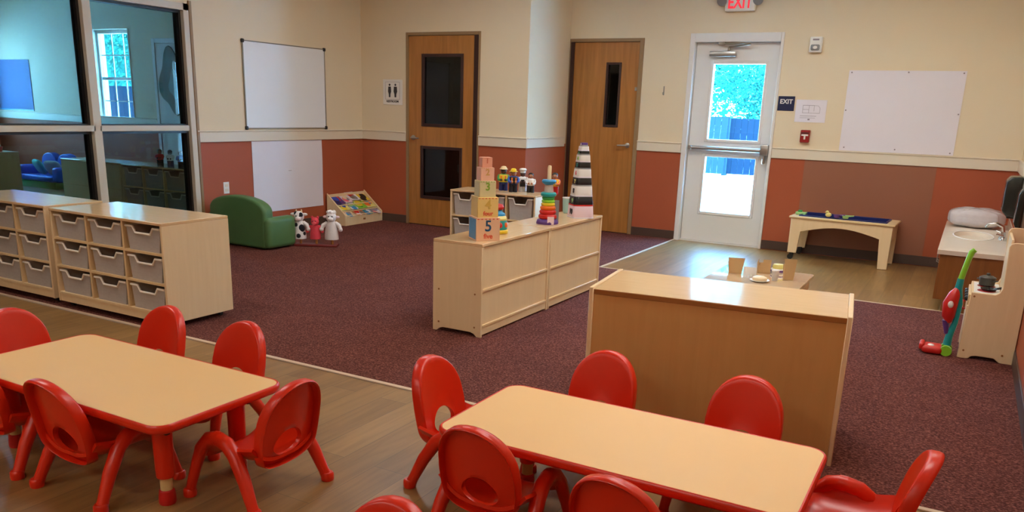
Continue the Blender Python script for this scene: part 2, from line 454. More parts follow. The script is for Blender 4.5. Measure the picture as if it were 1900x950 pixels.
# ------------------------------------------------------------------ glazed partition in the left wall
def partition():
    root = MB(); z0, z1 = 0.0, 2.21
    # perimeter frame and mullions in tan paint
    root.box(-0.13, 0.012, YG1 - 0.06, YG1, z0, z1, 0.003)
    root.box(-0.13, 0.012, YG0, YG0 + 0.06, z0, z1, 0.003)
    root.box(-0.13, 0.012, YG0, YG1, 2.15, z1, 0.003)
    root.box(-0.13, 0.012, YG0, YG1, z0, 0.1, 0.003)
    ms = [-3.49, -4.52, -5.55, -6.58]
    for y in ms: root.box(-0.13, 0.012, y - 0.037, y + 0.037, 0.1, 2.15, 0.003)
    ys = [YG1 - 0.06] + ms + [YG0 + 0.06]
    for i in range(len(ys) - 1): root.box(-0.13, 0.012, ys[i + 1] + 0.02, ys[i] - 0.02, 1.078, 1.127, 0.003)
    f = struct(root.build('window_1', 'jamb'))
    edges = []
    for i in range(len(ys) - 1):
        a = ys[i + 1] + (0.037 if i < len(ys) - 2 else 0); b = ys[i] - (0.037 if i > 0 else 0)
        for zz0, zz1 in ((0.1, 1.078), (1.127, 2.15)):
            g = MB(); t = 0.022
            g.box(-0.11, -0.03, a, a + t, zz0, zz1); g.box(-0.11, -0.03, b - t, b, zz0, zz1)
            g.box(-0.11, -0.03, a + t, b - t, zz0, zz0 + 0.012); g.box(-0.11, -0.03, a + t, b - t, zz1 - t, zz1)
            gk = g.build('gasket', 'gasket', f)
            MB().box(-0.073, -0.067, a + t, b - t, zz0 + 0.012, zz1 - t).build('glass_pane', 'glass_int', f)
    MB().box(-0.004, 0.02, YG1, YG1 + 0.03, 0.1, z1 + 0.03, 0.003).build('casing', 'doorjamb', f)
partition()

# ------------------------------------------------------------------ doors
def lever(parent, x, y, z, side, m='steel'):
    h = MB()
    h.lathe([(0.0285, 0), (0.0285, 0.008), (0.022, 0.012)], (0, 0, 0), 20, mtx=Matrix.Translation((x, y, z)) @ Matrix.Rotation(R(90), 4, 'X'))
    h.tube([(x, y - 0.008, z), (x, y - 0.045, z), (x + side * 0.02, y - 0.055, z), (x + side * 0.105, y - 0.052, z - 0.004)], [0.011, 0.011, 0.011, 0.009], 10)
    h.build('door_handle', m, parent)

def leaf_with_panes(mb, x0, x1, y0, y1, z0, z1, panes):
    """a slab with rectangular openings that share one column range or not"""
    zs = sorted(panes, key=lambda p: p[2])
    z = z0
    for px0, px1, pz0, pz1 in zs:
        mb.box(x0, x1, y0, y1, z, pz0)
        mb.box(x0, px0, y0, y1, pz0, pz1); mb.box(px1, x1, y0, y1, pz0, pz1)
        z = pz1
    mb.box(x0, x1, y0, y1, z, z1)

# washroom door: two dark panes, handle left, hinge guard right
fr = MB(); fr.box(D1L, D1L + 0.035, -0.012, 0.13, 0.0, D1T, 0.003); fr.box(D1R - 0.022, D1R, -0.012, 0.13, 0.0, D1T, 0.003); fr.box(D1L + 0.035, D1R - 0.022, -0.012, 0.13, D1T - 0.035, D1T, 0.003)
d1 = struct(fr.build('door_1', 'doorjamb'))
lf = MB(); leaf_with_panes(lf, D1L + 0.04, 1.578, -0.004, 0.04, 0.015, D1T - 0.04, [(0.872, 1.44, 0.327, 0.928), (0.885, 1.442, 1.154, 1.945)])
lf.build('door_leaf', 'doorwood', d1)
for p in ((0.872, 1.44, 0.327, 0.928), (0.885, 1.442, 1.154, 1.945)):
    a, b, c, d = p; t = 0.03
    g = MB(); g.box(a - 0.004, a + t, -0.014, 0.044, c - 0.004, d + 0.004, 0.003); g.box(b - t, b + 0.004, -0.014, 0.044, c - 0.004, d + 0.004, 0.003)
    g.box(a + t, b - t, -0.014, 0.044, c - 0.004, c + t, 0.003); g.box(a + t, b - t, -0.014, 0.044, d - t, d + 0.004, 0.003)
    k = g.build('pane_frame', 'guard', d1)
    MB().box(a + t, b - t, 0.012, 0.018, c + t, d - t).build('glass_pane', 'glass_dark', k)
MB().box(1.578, D1R - 0.022, -0.008, 0.045, 0.012, D1T - 0.036, 0.004).build('finger_guard', 'guard', d1)
lever(d1, 0.765, -0.004, 1.018, 1)

# closet door: narrow pane, handle right, hinge guard left
fr = MB(); fr.box(D2L, D2L + 0.014, YD - 0.012, YD + 0.14, 0, D2T, 0.003); fr.box(D2R - 0.048, D2R, YD - 0.012, YD + 0.14, 0, D2T, 0.003); fr.box(D2L + 0.014, D2R - 0.048, YD - 0.012, YD + 0.14, D2T - 0.036, D2T, 0.003)
d2 = struct(fr.build('door_2', 'doorjamb'))
P2 = (2.728, 2.905, 1.216, 1.92)
lf = MB(); leaf_with_panes(lf, 2.318, D2R - 0.052, YD + 0.01, YD + 0.055, 0.012, D2T - 0.04, [P2])
lf.build('door_leaf', 'doorwood', d2)
a, b, c, d = P2; t = 0.022
g = MB(); g.box(a - 0.004, a + t, YD, YD + 0.06, c - 0.004, d + 0.004, 0.003); g.box(b - t, b + 0.004, YD, YD + 0.06, c - 0.004, d + 0.004, 0.003); g.box(a + t, b - t, YD, YD + 0.06, c - 0.004, c + t, 0.003); g.box(a + t, b - t, YD, YD + 0.06, d - t, d + 0.004, 0.003)
k = g.build('pane_frame', 'guard', d2); MB().box(a + t, b - t, YD + 0.027, YD + 0.033, c + t, d - t).build('glass_pane', 'glass_dark', k)
MB().box(D2L + 0.014, 2.318, YD - 0.016, YD + 0.05, 0.012, D2T - 0.038, 0.004).build('finger_guard', 'guard', d2)
lever(d2, 3.04, YD + 0.01, 1.018, -1)
MB().box(3.085, 3.112, YD + 0.0, YD + 0.012, 1.62, 1.66, 0.003).build('door_latch', 'steel', d2)

# glazed exit door: white, push bar, closer
fr = MB(); fr.box(D3L, D3L + 0.055, YD - 0.015, YD + 0.15, 0, D3T, 0.003); fr.box(D3R - 0.03, D3R, YD - 0.015, YD + 0.15, 0, D3T, 0.003); fr.box(D3L + 0.055, D3R - 0.03, YD - 0.015, YD + 0.15, D3T - 0.09, D3T, 0.003)
fr.box(D3L + 0.055, D3R - 0.03, YD + 0.02, YD + 0.15, 0.0, 0.012)
fr.box(D3L + 0.055, D3L + 0.075, YD + 0.107, YD + 0.13, 0.012, D3T - 0.09); fr.box(D3R - 0.05, D3R - 0.03, YD + 0.107, YD + 0.13, 0.012, D3T - 0.09); fr.box(D3L + 0.075, D3R - 0.05, YD + 0.107, YD + 0.13, D3T - 0.115, D3T - 0.09); fr.box(D3L + 0.075, D3R - 0.05, YD + 0.107, YD + 0.13, 0.012, 0.03)   # door stops
d3 = struct(fr.build('door_3', 'white_door'))
PA, PB = (3.935, 4.505, 0.33, 0.953), (3.935, 4.505, 1.12, 1.925)
lf = MB(); leaf_with_panes(lf, D3L + 0.06, D3R - 0.034, YD + 0.06, YD + 0.105, 0.015, D3T - 0.095, [PA, PB])
lf.build('door_leaf', 'white_door', d3)
for p in (PA, PB):
    a, b, c, d = p; t = 0.012
    g = MB(); g.box(a - 0.02, a + t, YD + 0.05, YD + 0.115, c - 0.02, d + 0.02, 0.004); g.box(b - t, b + 0.02, YD + 0.05, YD + 0.115, c - 0.02, d + 0.02, 0.004)
    g.box(a + t, b - t, YD + 0.05, YD + 0.115, c - 0.02, c + t, 0.004); g.box(a + t, b - t, YD + 0.05, YD + 0.115, d - t, d + 0.02, 0.004)
    k = g.build('pane_frame', 'white_door', d3); MB().box(a + t, b - t, YD + 0.08, YD + 0.086, c + t, d - t).build('glass_pane', 'glass', k)
pb = MB(); pb.tube([(3.78, YD + 0.0, 1.035), (4.55, YD - 0.01, 1.035)], 0.017, 14, squash=1.3); pb.box(3.76, 3.80, YD - 0.02, YD + 0.06, 1.012, 1.058, 0.006)
pb.build('push_bar', 'steel', d3)
lk = MB(); lk.box(4.545, 4.63, YD - 0.035, YD + 0.06, 0.985, 1.10, 0.012); lk.box(4.575, 4.60, YD - 0.02, YD + 0.03, 0.90, 0.99, 0.006); lk.build('bar_lock', 'steel', d3)
cl = MB(); cl.box(3.90, 4.18, YD - 0.005, YD + 0.06, 1.985, 2.04, 0.01)
cl.build('door_closer', 'steel', d3)
ca = MB(); ca.cyl((4.10, YD + 0.025, 2.04), (4.10, YD + 0.025, 2.075), 0.014); ca.tube([(4.10, YD + 0.025, 2.08), (4.34, YD - 0.05, 2.105)], 0.009, 8); ca.tube([(4.34, YD - 0.05, 2.112), (4.02, YD + 0.0, 2.115)], 0.009, 8); ca.box(3.99, 4.06, YD - 0.01, YD + 0.02, 2.10, 2.135, 0.004)
ca.build('closer_arm', 'alu', d3)

# ------------------------------------------------------------------ wall-mounted things
w = thing('whiteboard', 'white dry-erase board with thin metal edge and black corner caps on the left wall', 'whiteboard', (0.0, -1.25, 1.095))
MB().box(0.002, 0.012, -0.592, 0.592, 0.002, 0.856).build('board_surface', 'whiteboard', w)
g = MB(); g.box(0.001, 0.018, -0.6, -0.588, 0, 0.86, 0.002); g.box(0.001, 0.018, 0.588, 0.6, 0, 0.86, 0.002); g.box(0.001, 0.018, -0.588, 0.588, 0, 0.01, 0.002); g.box(0.001, 0.018, -0.588, 0.588, 0.85, 0.86, 0.002)
g.build('edge_frame', 'alu', w)
for y in (-0.593, 0.593):
    for z in (0.008, 0.852): MB().box(0.0, 0.024, y - 0.018, y + 0.018, z - 0.018, z + 0.018, 0.006).build('corner_cap', 'black', w)

p = thing('paper_sheet', 'large white paper sheet taped on the terracotta wall below the whiteboard', 'paper', (0.0, -1.25, 0.225))
MB().grid(lambda u, v: (0.006 + 0.003 * math.sin(5 * u) * math.sin(7 * v), -0.535 + 1.055 * u, 0.0 + 0.742 * v), 14, 10, 0.0015).build('sheet', 'paper', p)
MB().box(0.006, 0.0105, -0.02, 0.02, 0.42, 0.424).build('crease_mark', 'greyink', p)

p = thing('paper_sheet', 'large white paper sheet pinned to the cream wall right of the exit door', 'paper', (5.84, YD, 1.095))
MB().grid(lambda u, v: (-0.515 + 1.03 * u, -0.006 - 0.003 * math.sin(6 * u) * math.sin(5 * v), -0.012 + 0.772 * v), 14, 10, 0.0015).build('sheet', 'paper', p)
for px, pz in ((-0.49, 0.74), (0.02, 0.745), (0.49, 0.74), (-0.5, 0.38), (0.5, 0.37), (-0.47, 0.02), (0.0, 0.02), (0.485, 0.01)):
    q = MB(); q.lathe([(0.007, 0), (0.007, 0.003), (0.004, 0.006), (0.005, 0.011), (0.002, 0.012)], seg=10, mtx=Matrix.Translation((px, -0.008, pz)) @ Matrix.Rotation(R(90), 4, 'X')); q.build('push_pin', 'greyink', p)

s = thing('washroom_sign', 'white washroom sign with two small figures beside the two-pane door', 'sign', (0.465, 0.0, 1.38))
MB().box(-0.14, 0.14, -0.006, 0.0, 0, 0.285, 0.002).build('sign_plate', 'white', s)
g = MB()
for a, b, c, d in ((-0.105, 0.105, 0.255, 0.258), (-0.105, 0.105, 0.06, 0.063), (-0.105, -0.102, 0.06, 0.258), (0.102, 0.105, 0.06, 0.258)): g.box(a, b, -0.0075, -0.005, c, d)
g.build('border_line', 'greyink', s)
for x, wd in ((-0.042, 0.03), (0.042, 0.034)):
    q = MB(); q.ball((x, -0.007, 0.225), 0.013, 0.0015, 0.013, 12); q.prism([(x - wd * 0.6, 0.205), (x + wd * 0.6, 0.205), (x + wd * 0.75, 0.15), (x + wd * 0.4, 0.12), (x + wd * 0.35, 0.085), (x - wd * 0.35, 0.085), (x - wd * 0.4, 0.12), (x - wd * 0.75, 0.15)], -0.008, -0.006); q.build('figure_symbol', 'ink', s)
text('RESTROOM', 0.034, 'ink', s, (0, -0.0066, 0.038), FACE_S, bold=0.001)

s = thing('exit_sign', 'navy blue EXIT plaque at the right edge of the white exit door', 'sign', (4.755, YD, 1.452))
MB().box(-0.083, 0.083, -0.006, 0, 0, 0.145, 0.002).build('sign_plate', 'navy', s)
text('EXIT', 0.062, 'white', s, (0, -0.0066, 0.09), FACE_S, bold=0.0015)

s = thing('evacuation_map', 'white evacuation plan sheet with a faint floor diagram right of the EXIT plaque', 'notice', (5.005, YD, 1.345))
MB().box(-0.15, 0.15, -0.003, 0, 0, 0.222, 0.001).build('sheet', 'paper', s)
g = MB()
for a, b, c, d in ((-0.08, 0.03, 0.165, 0.169), (-0.08, -0.077, 0.09, 0.165), (-0.08, 0.09, 0.09, 0.093), (-0.02, -0.017, 0.09, 0.165), (-0.08, -0.02, 0.125, 0.128), (-0.1, 0.06, 0.06, 0.064), (-0.1, 0.05, 0.042, 0.045), (-0.02, 0.0, 0.02, 0.035), (0.03, 0.033, 0.11, 0.165)): g.box(a, b, -0.0042, -0.002, c, d)
g.tube([(0.03, -0.0035, 0.167), (0.07, -0.0035, 0.165), (0.09, -0.0035, 0.14), (0.088, -0.0035, 0.09)], 0.0015, 6)
g.build('plan_lines', 'greyink', s)

s = thing('fire_alarm_pull', 'small red fire alarm pull box with white T handle on the back wall', 'fire alarm', (4.985, YD, 1.143))
MB().box(-0.045, 0.045, -0.045, 0, 0, 0.125, 0.006).build('housing', 'alarmred', s)
g = MB(); g.box(-0.034, 0.034, -0.052, -0.044, 0.066, 0.082, 0.003); g.box(-0.009, 0.009, -0.052, -0.044, 0.03, 0.068, 0.003); g.build('pull_handle', 'white', s)
MB().box(-0.038, 0.038, -0.0475, -0.044, 0.09, 0.1).build('dark_slot', 'guard', s)

s = thing('alarm_strobe', 'white alarm strobe box high on the wall right of the exit door', 'alarm', (4.98, YD, 2.02))
MB().box(-0.06, 0.06, -0.045, 0, 0, 0.15, 0.008).build('housing', 'white', s)
g = MB(); g.box(-0.042, 0.042, -0.058, -0.044, 0.02, 0.075, 0.012); g.build('strobe_lens', 'grey', s)
MB().ball((0.0, -0.058, 0.047), 0.022, 0.008, 0.016, 14).build('flash_bulb', 'white', s)
MB().box(-0.03, 0.03, -0.048, -0.044, 0.115, 0.13, 0.002).build('sounder_slot', 'greyink', s)

s = thing('illuminated_exit_sign', 'lit red EXIT sign with two lamp heads above the white exit door', 'sign', (4.19, YD, 2.425))
MB().box(-0.155, 0.155, -0.06, 0, 0, 0.2, 0.014).build('housing', 'white', s)
text('EXIT', 0.17, 'exitred', s, (0.0, -0.0615, 0.082), FACE_S, sx=0.72, bold=0.004)
for x in (-0.185, 0.185):
    h = MB(); h.lathe([(0.03, 0), (0.05, 0.03), (0.05, 0.045), (0.042, 0.05)], seg=18, mtx=Matrix.Translation((x, -0.045, 0.115)) @ Matrix.Rotation(R(115), 4, 'X')); h.box(x - 0.012 - (0.03 if x > 0 else -0.0), x + 0.012 + (0.03 if x < 0 else 0), -0.045, -0.02, 0.10, 0.125)
    h.build('lamp_head', 'grey', s)

h = thing('wall_hook', 'tiny dark metal hook on the cream wall between the two right doors', 'hook', (3.43, YD, 1.54))
g = MB(); g.box(-0.006, 0.006, -0.006, 0, 0.04, 0.135, 0.002); g.tube([(0, -0.006, 0.06), (0, -0.03, 0.045), (0, -0.034, 0.07)], 0.004, 8); g.build('hook_body', 'alu', h)

h = thing('wall_outlet', 'white outlet cover on the terracotta wall above the green couch', 'outlet', (0, -2.145, 0.46))
MB().box(0, 0.006, -0.036, 0.036, 0, 0.115, 0.002).build('cover_plate', 'white', h)
for z in (0.035, 0.08): MB().box(0.005, 0.009, -0.017, 0.017, z - 0.014, z + 0.014, 0.003).build('socket', 'rail', h)

# ------------------------------------------------------------------ ceiling lights (above the frame)
def ceiling_light(i, x, y, where):
    t = thing('ceiling_light', 'flat ceiling light panel ' + where, 'ceiling light', (x, y, H - 0.02))
    g = MB(); g.box(-0.62, 0.62, -0.32, -0.29, 0, 0.02); g.box(-0.62, 0.62, 0.29, 0.32, 0, 0.02); g.box(-0.62, -0.59, -0.29, 0.29, 0, 0.02); g.box(0.59, 0.62, -0.29, 0.29, 0, 0.02); g.build('frame', 'white', t)
    MB().box(-0.59, 0.59, -0.29, 0.29, 0.004, 0.016).build('diffuser', 'lamp', t)
for i, (x, y, wh) in enumerate([(2.1, -1.9, 'over the green couch corner'), (4.3, -1.1, 'over the toy shelves by the exit door'), (1.9, -5.4, 'over the left cubby unit'), (5.1, -3.5, 'over the amber cabinet'), (6.0, -1.2, 'over the sink counter'), (2.6, -9.0, 'behind the left table'), (5.0, -9.2, 'nearest the camera in the middle'), (6.0, -4.9, 'over the right table')]):
    ceiling_light(i, x, y, wh)

# ------------------------------------------------------------------ red stacking chairs
def chair_back():
    N, cz = 64, 0.216
    zc = 0.30
    def outer(th):
        # outline measured from the hole centre: march until the superellipse edge
        dx, dz = math.cos(th), math.sin(th)
        lo, hi = 0.02, 0.4
        for _ in range(40):
            r = (lo + hi) / 2; x, z = r * dx, cz + r * dz
            if z > zc: f = abs(x / 0.137) ** 2.15 + abs((z - zc) / 0.157) ** 2.15
            else: f = abs(x / 0.139) ** 3.6 + abs((z - zc) / 0.168) ** 3.6
            if f < 1: lo = r
            else: hi = r
        return lo
    def place(x, z, d):
        t = max(0.0, (z - 0.13) / 0.325)
        y = -0.128 - 0.066 * t ** 1.15 + 0.022 * (x / 0.137) ** 2 + 0.03 * max(0.0, (0.2 - z) / 0.068) ** 2
        return Vector((x, y - d, z))
    b = bmesh.new(); rings = []
    prof = []  # (radial fraction, depth) from hole front -> rim -> back panel -> hole back
    for f in (0.0, 0.04, 0.12, 0.3, 0.5, 0.7, 0.88): prof.append((f, -0.004 if f < 0.01 else (0.0 if f > 0.05 else -0.003)))
    prof += [(0.95, 0.0), (0.985, 0.003), (1.0, 0.011), (1.0, 0.032), (0.985, 0.041), (0.965, 0.044), (0.935, 0.041), (0.92, 0.03), (0.91, 0.014), (0.7, 0.012), (0.4, 0.012), (0.12, 0.012), (0.03, 0.014), (0.0, 0.008)]
    for f, d in prof:
        ring = []
        for k in range(N):
            th = 2 * PI * k / N
            hx, hz = 0.066 * math.cos(th), 0.044 * math.sin(th)
            if hz > 0: hx *= 1 - 0.15 * math.sin(th); hz *= 1.15
            ro = outer(th); ox, oz = ro * math.cos(th), ro * math.sin(th)
            g = f
            ring.append(b.verts.new(place(hx + (ox - hx) * g, cz + hz + (oz - hz) * g, d)))
        rings.append(ring)
    n = len(rings)
    for i in range(n):
        A, B = rings[i], rings[(i + 1) % n]
        for k in range(N): b.faces.new((A[k], A[(k + 1) % N], B[(k + 1) % N], B[k]))
    bmesh.ops.recalc_face_normals(b, faces=b.faces[:])
    m = MB(); m._merge(b); return m

def arch_path(sx):
    pts = [(0.182, -0.168, 0.0), (0.178, -0.150, 0.04), (0.170, -0.112, 0.12), (0.160, -0.064, 0.195), (0.153, -0.02, 0.228), (0.15, 0.03, 0.238), (0.151, 0.072, 0.228), (0.157, 0.106, 0.19), (0.168, 0.132, 0.11), (0.177, 0.150, 0.04), (0.18, 0.156, 0.0)]
    return [(sx * x, y, z) for x, y, z in pts]

def make_chair(label):
    t = thing('toddler_chair', label, 'chair')
    chair_back().build('backrest', 'red', t, 50)
    def seat(u, v):
        tx = 2 * u - 1; y = -0.142 + 0.292 * v
        hw = 0.152 - 0.012 * max(0, v - 0.6)
        z = 0.158 + 0.066 * abs(tx) ** 3.2 * (1 - 0.55 * max(0.0, (v - 0.72) / 0.28)) + 0.016 * max(0, 0.25 - v) / 0.25 - 0.03 * max(0.0, (v - 0.8) / 0.2) ** 2
        return (tx * hw, y, z)
    MB().grid(seat, 20, 18, 0.012).build('seat', 'red', t, 60)
    for sx in (-1, 1):
        P = arch_path(sx)
        rr = [0.022, 0.0195, 0.0235, 0.0255, 0.0262, 0.0262, 0.0255]
        g = MB(); g.tube(P[:6] + [(P[5][0], P[5][1] + 0.012, P[5][2] - 0.0005)], rr, 14); g.lathe([(0.023, 0), (0.0245, 0.006), (0.024, 0.026), (0.0195, 0.032)], (P[0][0], P[0][1] + 0.003, 0.0), 14); g.build('leg', 'red', t, 50)
        rf = [0.0255, 0.0262, 0.0258, 0.0235, 0.0195, 0.0175, 0.02]
        g = MB(); g.tube([(P[5][0], P[5][1] - 0.012, P[5][2] - 0.0005)] + P[5:], rf, 14); g.lathe([(0.0225, 0), (0.024, 0.006), (0.0235, 0.024), (0.0185, 0.03)], (P[-1][0], P[-1][1], 0.0), 14); g.build('leg', 'red', t, 50)
    return t

CH = [  # x, y, heading of the sitter (0 = +y), label, group
    (4.41, -6.0, R(90), 'red toddler chair at the near right end of the left table, hole in its back', 'chairs at the left table'),
    (3.925, -6.262, 0, 'red toddler chair tucked under the near side of the left table, by its cream-collared leg', 'chairs at the left table'),
    (3.44, -6.262, 0, 'red toddler chair on the near left table side, cut by the picture edge', 'chairs at the left table'),
    (3.12, -6.0, R(-90), 'red toddler chair at the left table, far left end, only its rounded back showing', 'chairs at the left table'),
    (3.415, -5.775, R(180), 'red toddler chair behind the left table, in front of the nearer cubby unit', 'chairs at the left table'),
    (3.9, -5.765, R(180), 'red toddler chair behind the left table, beside its back right corner', 'chairs at the left table'),
    (5.035, -5.515, R(-90), 'red toddler chair at the left end of the right table, oval hole showing floor', 'chairs at the right table'),
    (5.375, -5.255, R(180), 'red toddler chair behind the right table, at the left edge of the amber cabinet', 'chairs at the right table'),
    (5.935, -5.25, R(180), 'red toddler chair behind the right table, before the right half of the amber cabinet', 'chairs at the right table'),
    (5.335, -5.815, 0, 'red toddler chair on the near side of the right table, at its left front corner', 'chairs at the right table'),
    (5.835, -5.905, R(-3), 'red toddler chair on the near side of the right table, mostly below the picture', 'chairs at the right table'),
    (6.345, -5.455, R(90), 'red toddler chair at the right end of the right table, seen edge-on over the carpet', 'chairs at the right table'),
    (5.43, -6.73, R(180), 'red toddler chair in the foreground, only the top of its back showing between the tables', 'chairs in the foreground'),
]
ch0 = make_chair(CH[0][3]); ch0['group'] = CH[0][4]
for i, (x, y, a, lb, gp) in enumerate(CH):
    if i == 0: ch0.location = (x, y, 0); ch0.rotation_euler = (0, 0, a)
    else: dup(ch0, (x, y, 0), a, lb, gp)

# ------------------------------------------------------------------ tables
def rrect(x0, x1, y0, y1, r, n=8):
    pts = []
    for cx, cy, a0 in ((x1 - r, y1 - r, 0), (x0 + r, y1 - r, 90), (x0 + r, y0 + r, 180), (x1 - r, y0 + r, 270)):
        for k in range(n + 1):
            a = R(a0 + 90 * k / n); pts.append((cx + r * math.cos(a), cy + r * math.sin(a)))
    return pts
def make_table(x0, x1, y0, y1, h, label):
    cx, cy = (x0 + x1) / 2, (y0 + y1) / 2; a, b = (x1 - x0) / 2, (y1 - y0) / 2
    t = thing('activity_table', label, 'table', (cx, cy, 0), 0, 'laminate activity tables')
    MB().prism(rrect(-a + 0.010, a - 0.010, -b + 0.010, b - 0.010, 0.055), h - 0.024, h, 'z', 0.0015).build('tabletop', 'laminate', t)
    # bullnose edge: swept band around the top
    g = bmesh.new(); rings = []
    for off, z in ((0.011, h - 0.0005), (0.006, h + 0.0005), (0.001, h - 0.005), (0.0, h - 0.014), (0.002, h - 0.024), (0.009, h - 0.032), (0.03, h - 0.033), (0.03, h - 0.026), (0.011, h - 0.026)):
        rings.append([g.verts.new((x, y, z)) for x, y in rrect(-a + off, a - off, -b + off, b - off, max(0.02, 0.065 - off))])
    n = len(rings[0])
    for i in range(len(rings)):
        A, B = rings[i], rings[(i + 1) % len(rings)]
        for k in range(n): g.faces.new((A[k], A[(k + 1) % n], B[(k + 1) % n], B[k]))
    bmesh.ops.recalc_face_normals(g, faces=g.faces[:])
    m = MB(); m._merge(g); m.build('edge_band', 'red', t, 50)
    m = MB(); m.box(-a + 0.09, a - 0.09, -b + 0.1, -b + 0.115, h - 0.075, h - 0.024); m.box(-a + 0.09, a - 0.09, b - 0.115, b - 0.1, h - 0.075, h - 0.024); m.build('apron', 'black', t)
    for sx in (-1, 1):
        for sy in (-1, 1):
            x, y = sx * (a - 0.145), sy * (b - 0.125)
            m = MB(); m.lathe([(0.036, h - 0.033), (0.0345, h - 0.05), (0.0315, 0.11), (0.030, 0.102)][::-1], (x, y, 0), 18); L = m.build('leg', 'red', t, 50)
            m = MB(); m.lathe([(0.021, 0.04), (0.021, 0.112)], (x, y, 0), 16); m.build('leg_insert', 'creamplastic', L)
            m = MB(); m.lathe([(0.027, 0), (0.0295, 0.006), (0.029, 0.03), (0.026, 0.05), (0.021, 0.054)], (x, y, 0), 18); m.build('rubber_foot', 'red_foot', L)
    return t
make_table(3.19, 4.38, -6.385, -5.81, 0.35, 'rectangular red-edged activity table with tan top, at left, a leg foot in full view')
make_table(5.092, 6.265, -5.882, -5.33, 0.35, 'rectangular red-edged activity table with tan top, at right before the amber cabinet')

# ------------------------------------------------------------------ cubby storage units with clear bins
def bin_parts(t, w, d, h):
    """open tub whose front edge dips in the middle; front faces -y, origin at front bottom centre"""
    dip = 0.26 * h
    fo = [(-w / 2, h), (-w * 0.30, h), (-w * 0.22, h - dip), (w * 0.22, h - dip), (w * 0.30, h), (w / 2, h), (w * 0.44, 0), (-w * 0.44, 0)]
    m = MB(); th = 0.004
    m.prism(fo, 0, th, 'y')
    m.prism([(-w / 2, h), (w / 2, h), (w * 0.44, 0), (-w * 0.44, 0)], d - th, d, 'y')
    for s in (-1, 1):
        m.prism([(s * w / 2, h), (s * (w / 2 - th), h), (s * (w * 0.44 - th), 0), (s * w * 0.44, 0)], th, d - th, 'y')
    m.box(-w * 0.43, w * 0.43, th, d - th, 0, th)
    m.build('tub', 'bin', t)
    r = MB(); q = 0.0075
    r.tube([(x, -0.002, z) for x, z in [(-w / 2 - 0.004, h), (-w * 0.30, h), (-w * 0.22, h - dip), (w * 0.22, h - dip), (w * 0.30, h), (w / 2 + 0.004, h)]], q, 8)
    for s in (-1, 1): r.tube([(s * (w / 2 + 0.001), -0.002, h), (s * (w / 2 + 0.001), d, h)], q * 0.8, 8)
    r.build('rim', 'bin_rim', t)

BINS = {}
def make_bin(w, d, h, loc, rz, label, group):
    key = (round(w, 3), round(d, 3), round(h, 3))
    if key not in BINS:
        t = thing('storage_bin', label, 'bin', loc, rz, group); bin_parts(t, w, d, h); BINS[key] = t
        return t
    return dup(BINS[key], loc, rz, label, group)

def make_cubby(name_label, cx, yf, W, D, Ht, cols, rows, rz, where, skip=(), casters=True, with_bins=True, floor=0.0):
    """front faces local -y; origin at the middle of the front bottom edge"""
    t = thing('cubby_unit', name_label, 'cubby unit', (cx, yf, floor), rz)
    z0 = 0.035; th = 0.018
    for s in (-1, 1):
        m = MB(); x = s * (W / 2 - th / 2); m.box(x - th / 2, x + th / 2, 0, D, z0, Ht - th, 0.0015); m.build('side_panel', 'maple', t)
    MB().box(-W / 2, W / 2, -0.004, D, Ht - th, Ht, 0.003).build('top_panel', 'maple_top', t)
    MB().box(-W / 2 + th, W / 2 - th, D - 0.008, D - 0.001, z0, Ht - th).build('back_panel', 'maple', t)
    zb = z0 + 0.05
    MB().box(-W / 2 + th, W / 2 - th, 0.004, 0.02, z0, zb, 0.0015).build('plinth', 'maple', t)
    MB().box(-W / 2 + th, W / 2 - th, 0, D - 0.008, zb, zb + 0.014).build('bottom_shelf', 'maple', t)
    cw = (W - 2 * th - (cols - 1) * 0.016) / cols; ch = (Ht - th - zb - 0.014 - (rows - 1) * 0.014) / rows
    for c in range(1, cols):
        x = -W / 2 + th + c * cw + (c - 1) * 0.016
        MB().box(x, x + 0.016, 0.002, D - 0.008, zb + 0.014, Ht - th).build('divider', 'maple_edge', t)
    for r in range(1, rows):
        z = zb + 0.014 + r * ch + (r - 1) * 0.014
        for c in range(cols):
            x = -W / 2 + th + c * (cw + 0.016)
            MB().box(x, x + cw, 0.002, D - 0.008, z, z + 0.014).build('shelf', 'maple_edge', t)
    if casters:
        for sx in (-1, 1):
            for y in (0.06, D - 0.06):
                m = MB(); m.cyl((sx * (W / 2 - 0.06) - 0.012, y, 0.016), (sx * (W / 2 - 0.06) + 0.012, y, 0.016), 0.016); m.box(sx * (W / 2 - 0.06) - 0.018, sx * (W / 2 - 0.06) + 0.018, y - 0.014, y + 0.014, 0.022, z0); m.build('caster', 'black', t)
    if with_bins:
        rn = {3: ['top', 'middle', 'bottom'], 2: ['top', 'bottom']}[rows]; cn = {3: ['left', 'middle', 'right'], 2: ['left', 'right']}[cols]
        ca, sa = math.cos(rz), math.sin(rz)
        for r in range(rows):
            for c in range(cols):
                if (r, c) in skip: continue
                lx = -W / 2 + th + c * (cw + 0.016) + cw / 2; lz = zb + 0.014 + (rows - 1 - r) * (ch + 0.014) + 0.001
                ly = 0.014
                make_bin(cw - 0.034, D - 0.05, ch - 0.026, (cx + lx * ca - ly * sa, yf + lx * sa + ly * ca, floor + lz), rz,
                         'clear plastic bin, %s row, %s column of %s' % (rn[r], cn[c], where), 'clear bins in ' + where)
    return t
FZ = 0.0085
make_cubby('maple cubby unit of nine bins, nearer one, with its plain right side showing', 1.875, -4.80, 1.09, 0.5, 0.66 - FZ, 3, 3, 0, 'the nearer cubby unit', floor=FZ)
make_cubby('maple cubby unit at the left picture edge, left of the nearer cubby unit', 0.735, -4.79, 1.06, 0.42, 0.665 - FZ, 3, 3, 0, 'the far left cubby unit', skip=((0, 0), (1, 0), (2, 0)), floor=FZ)
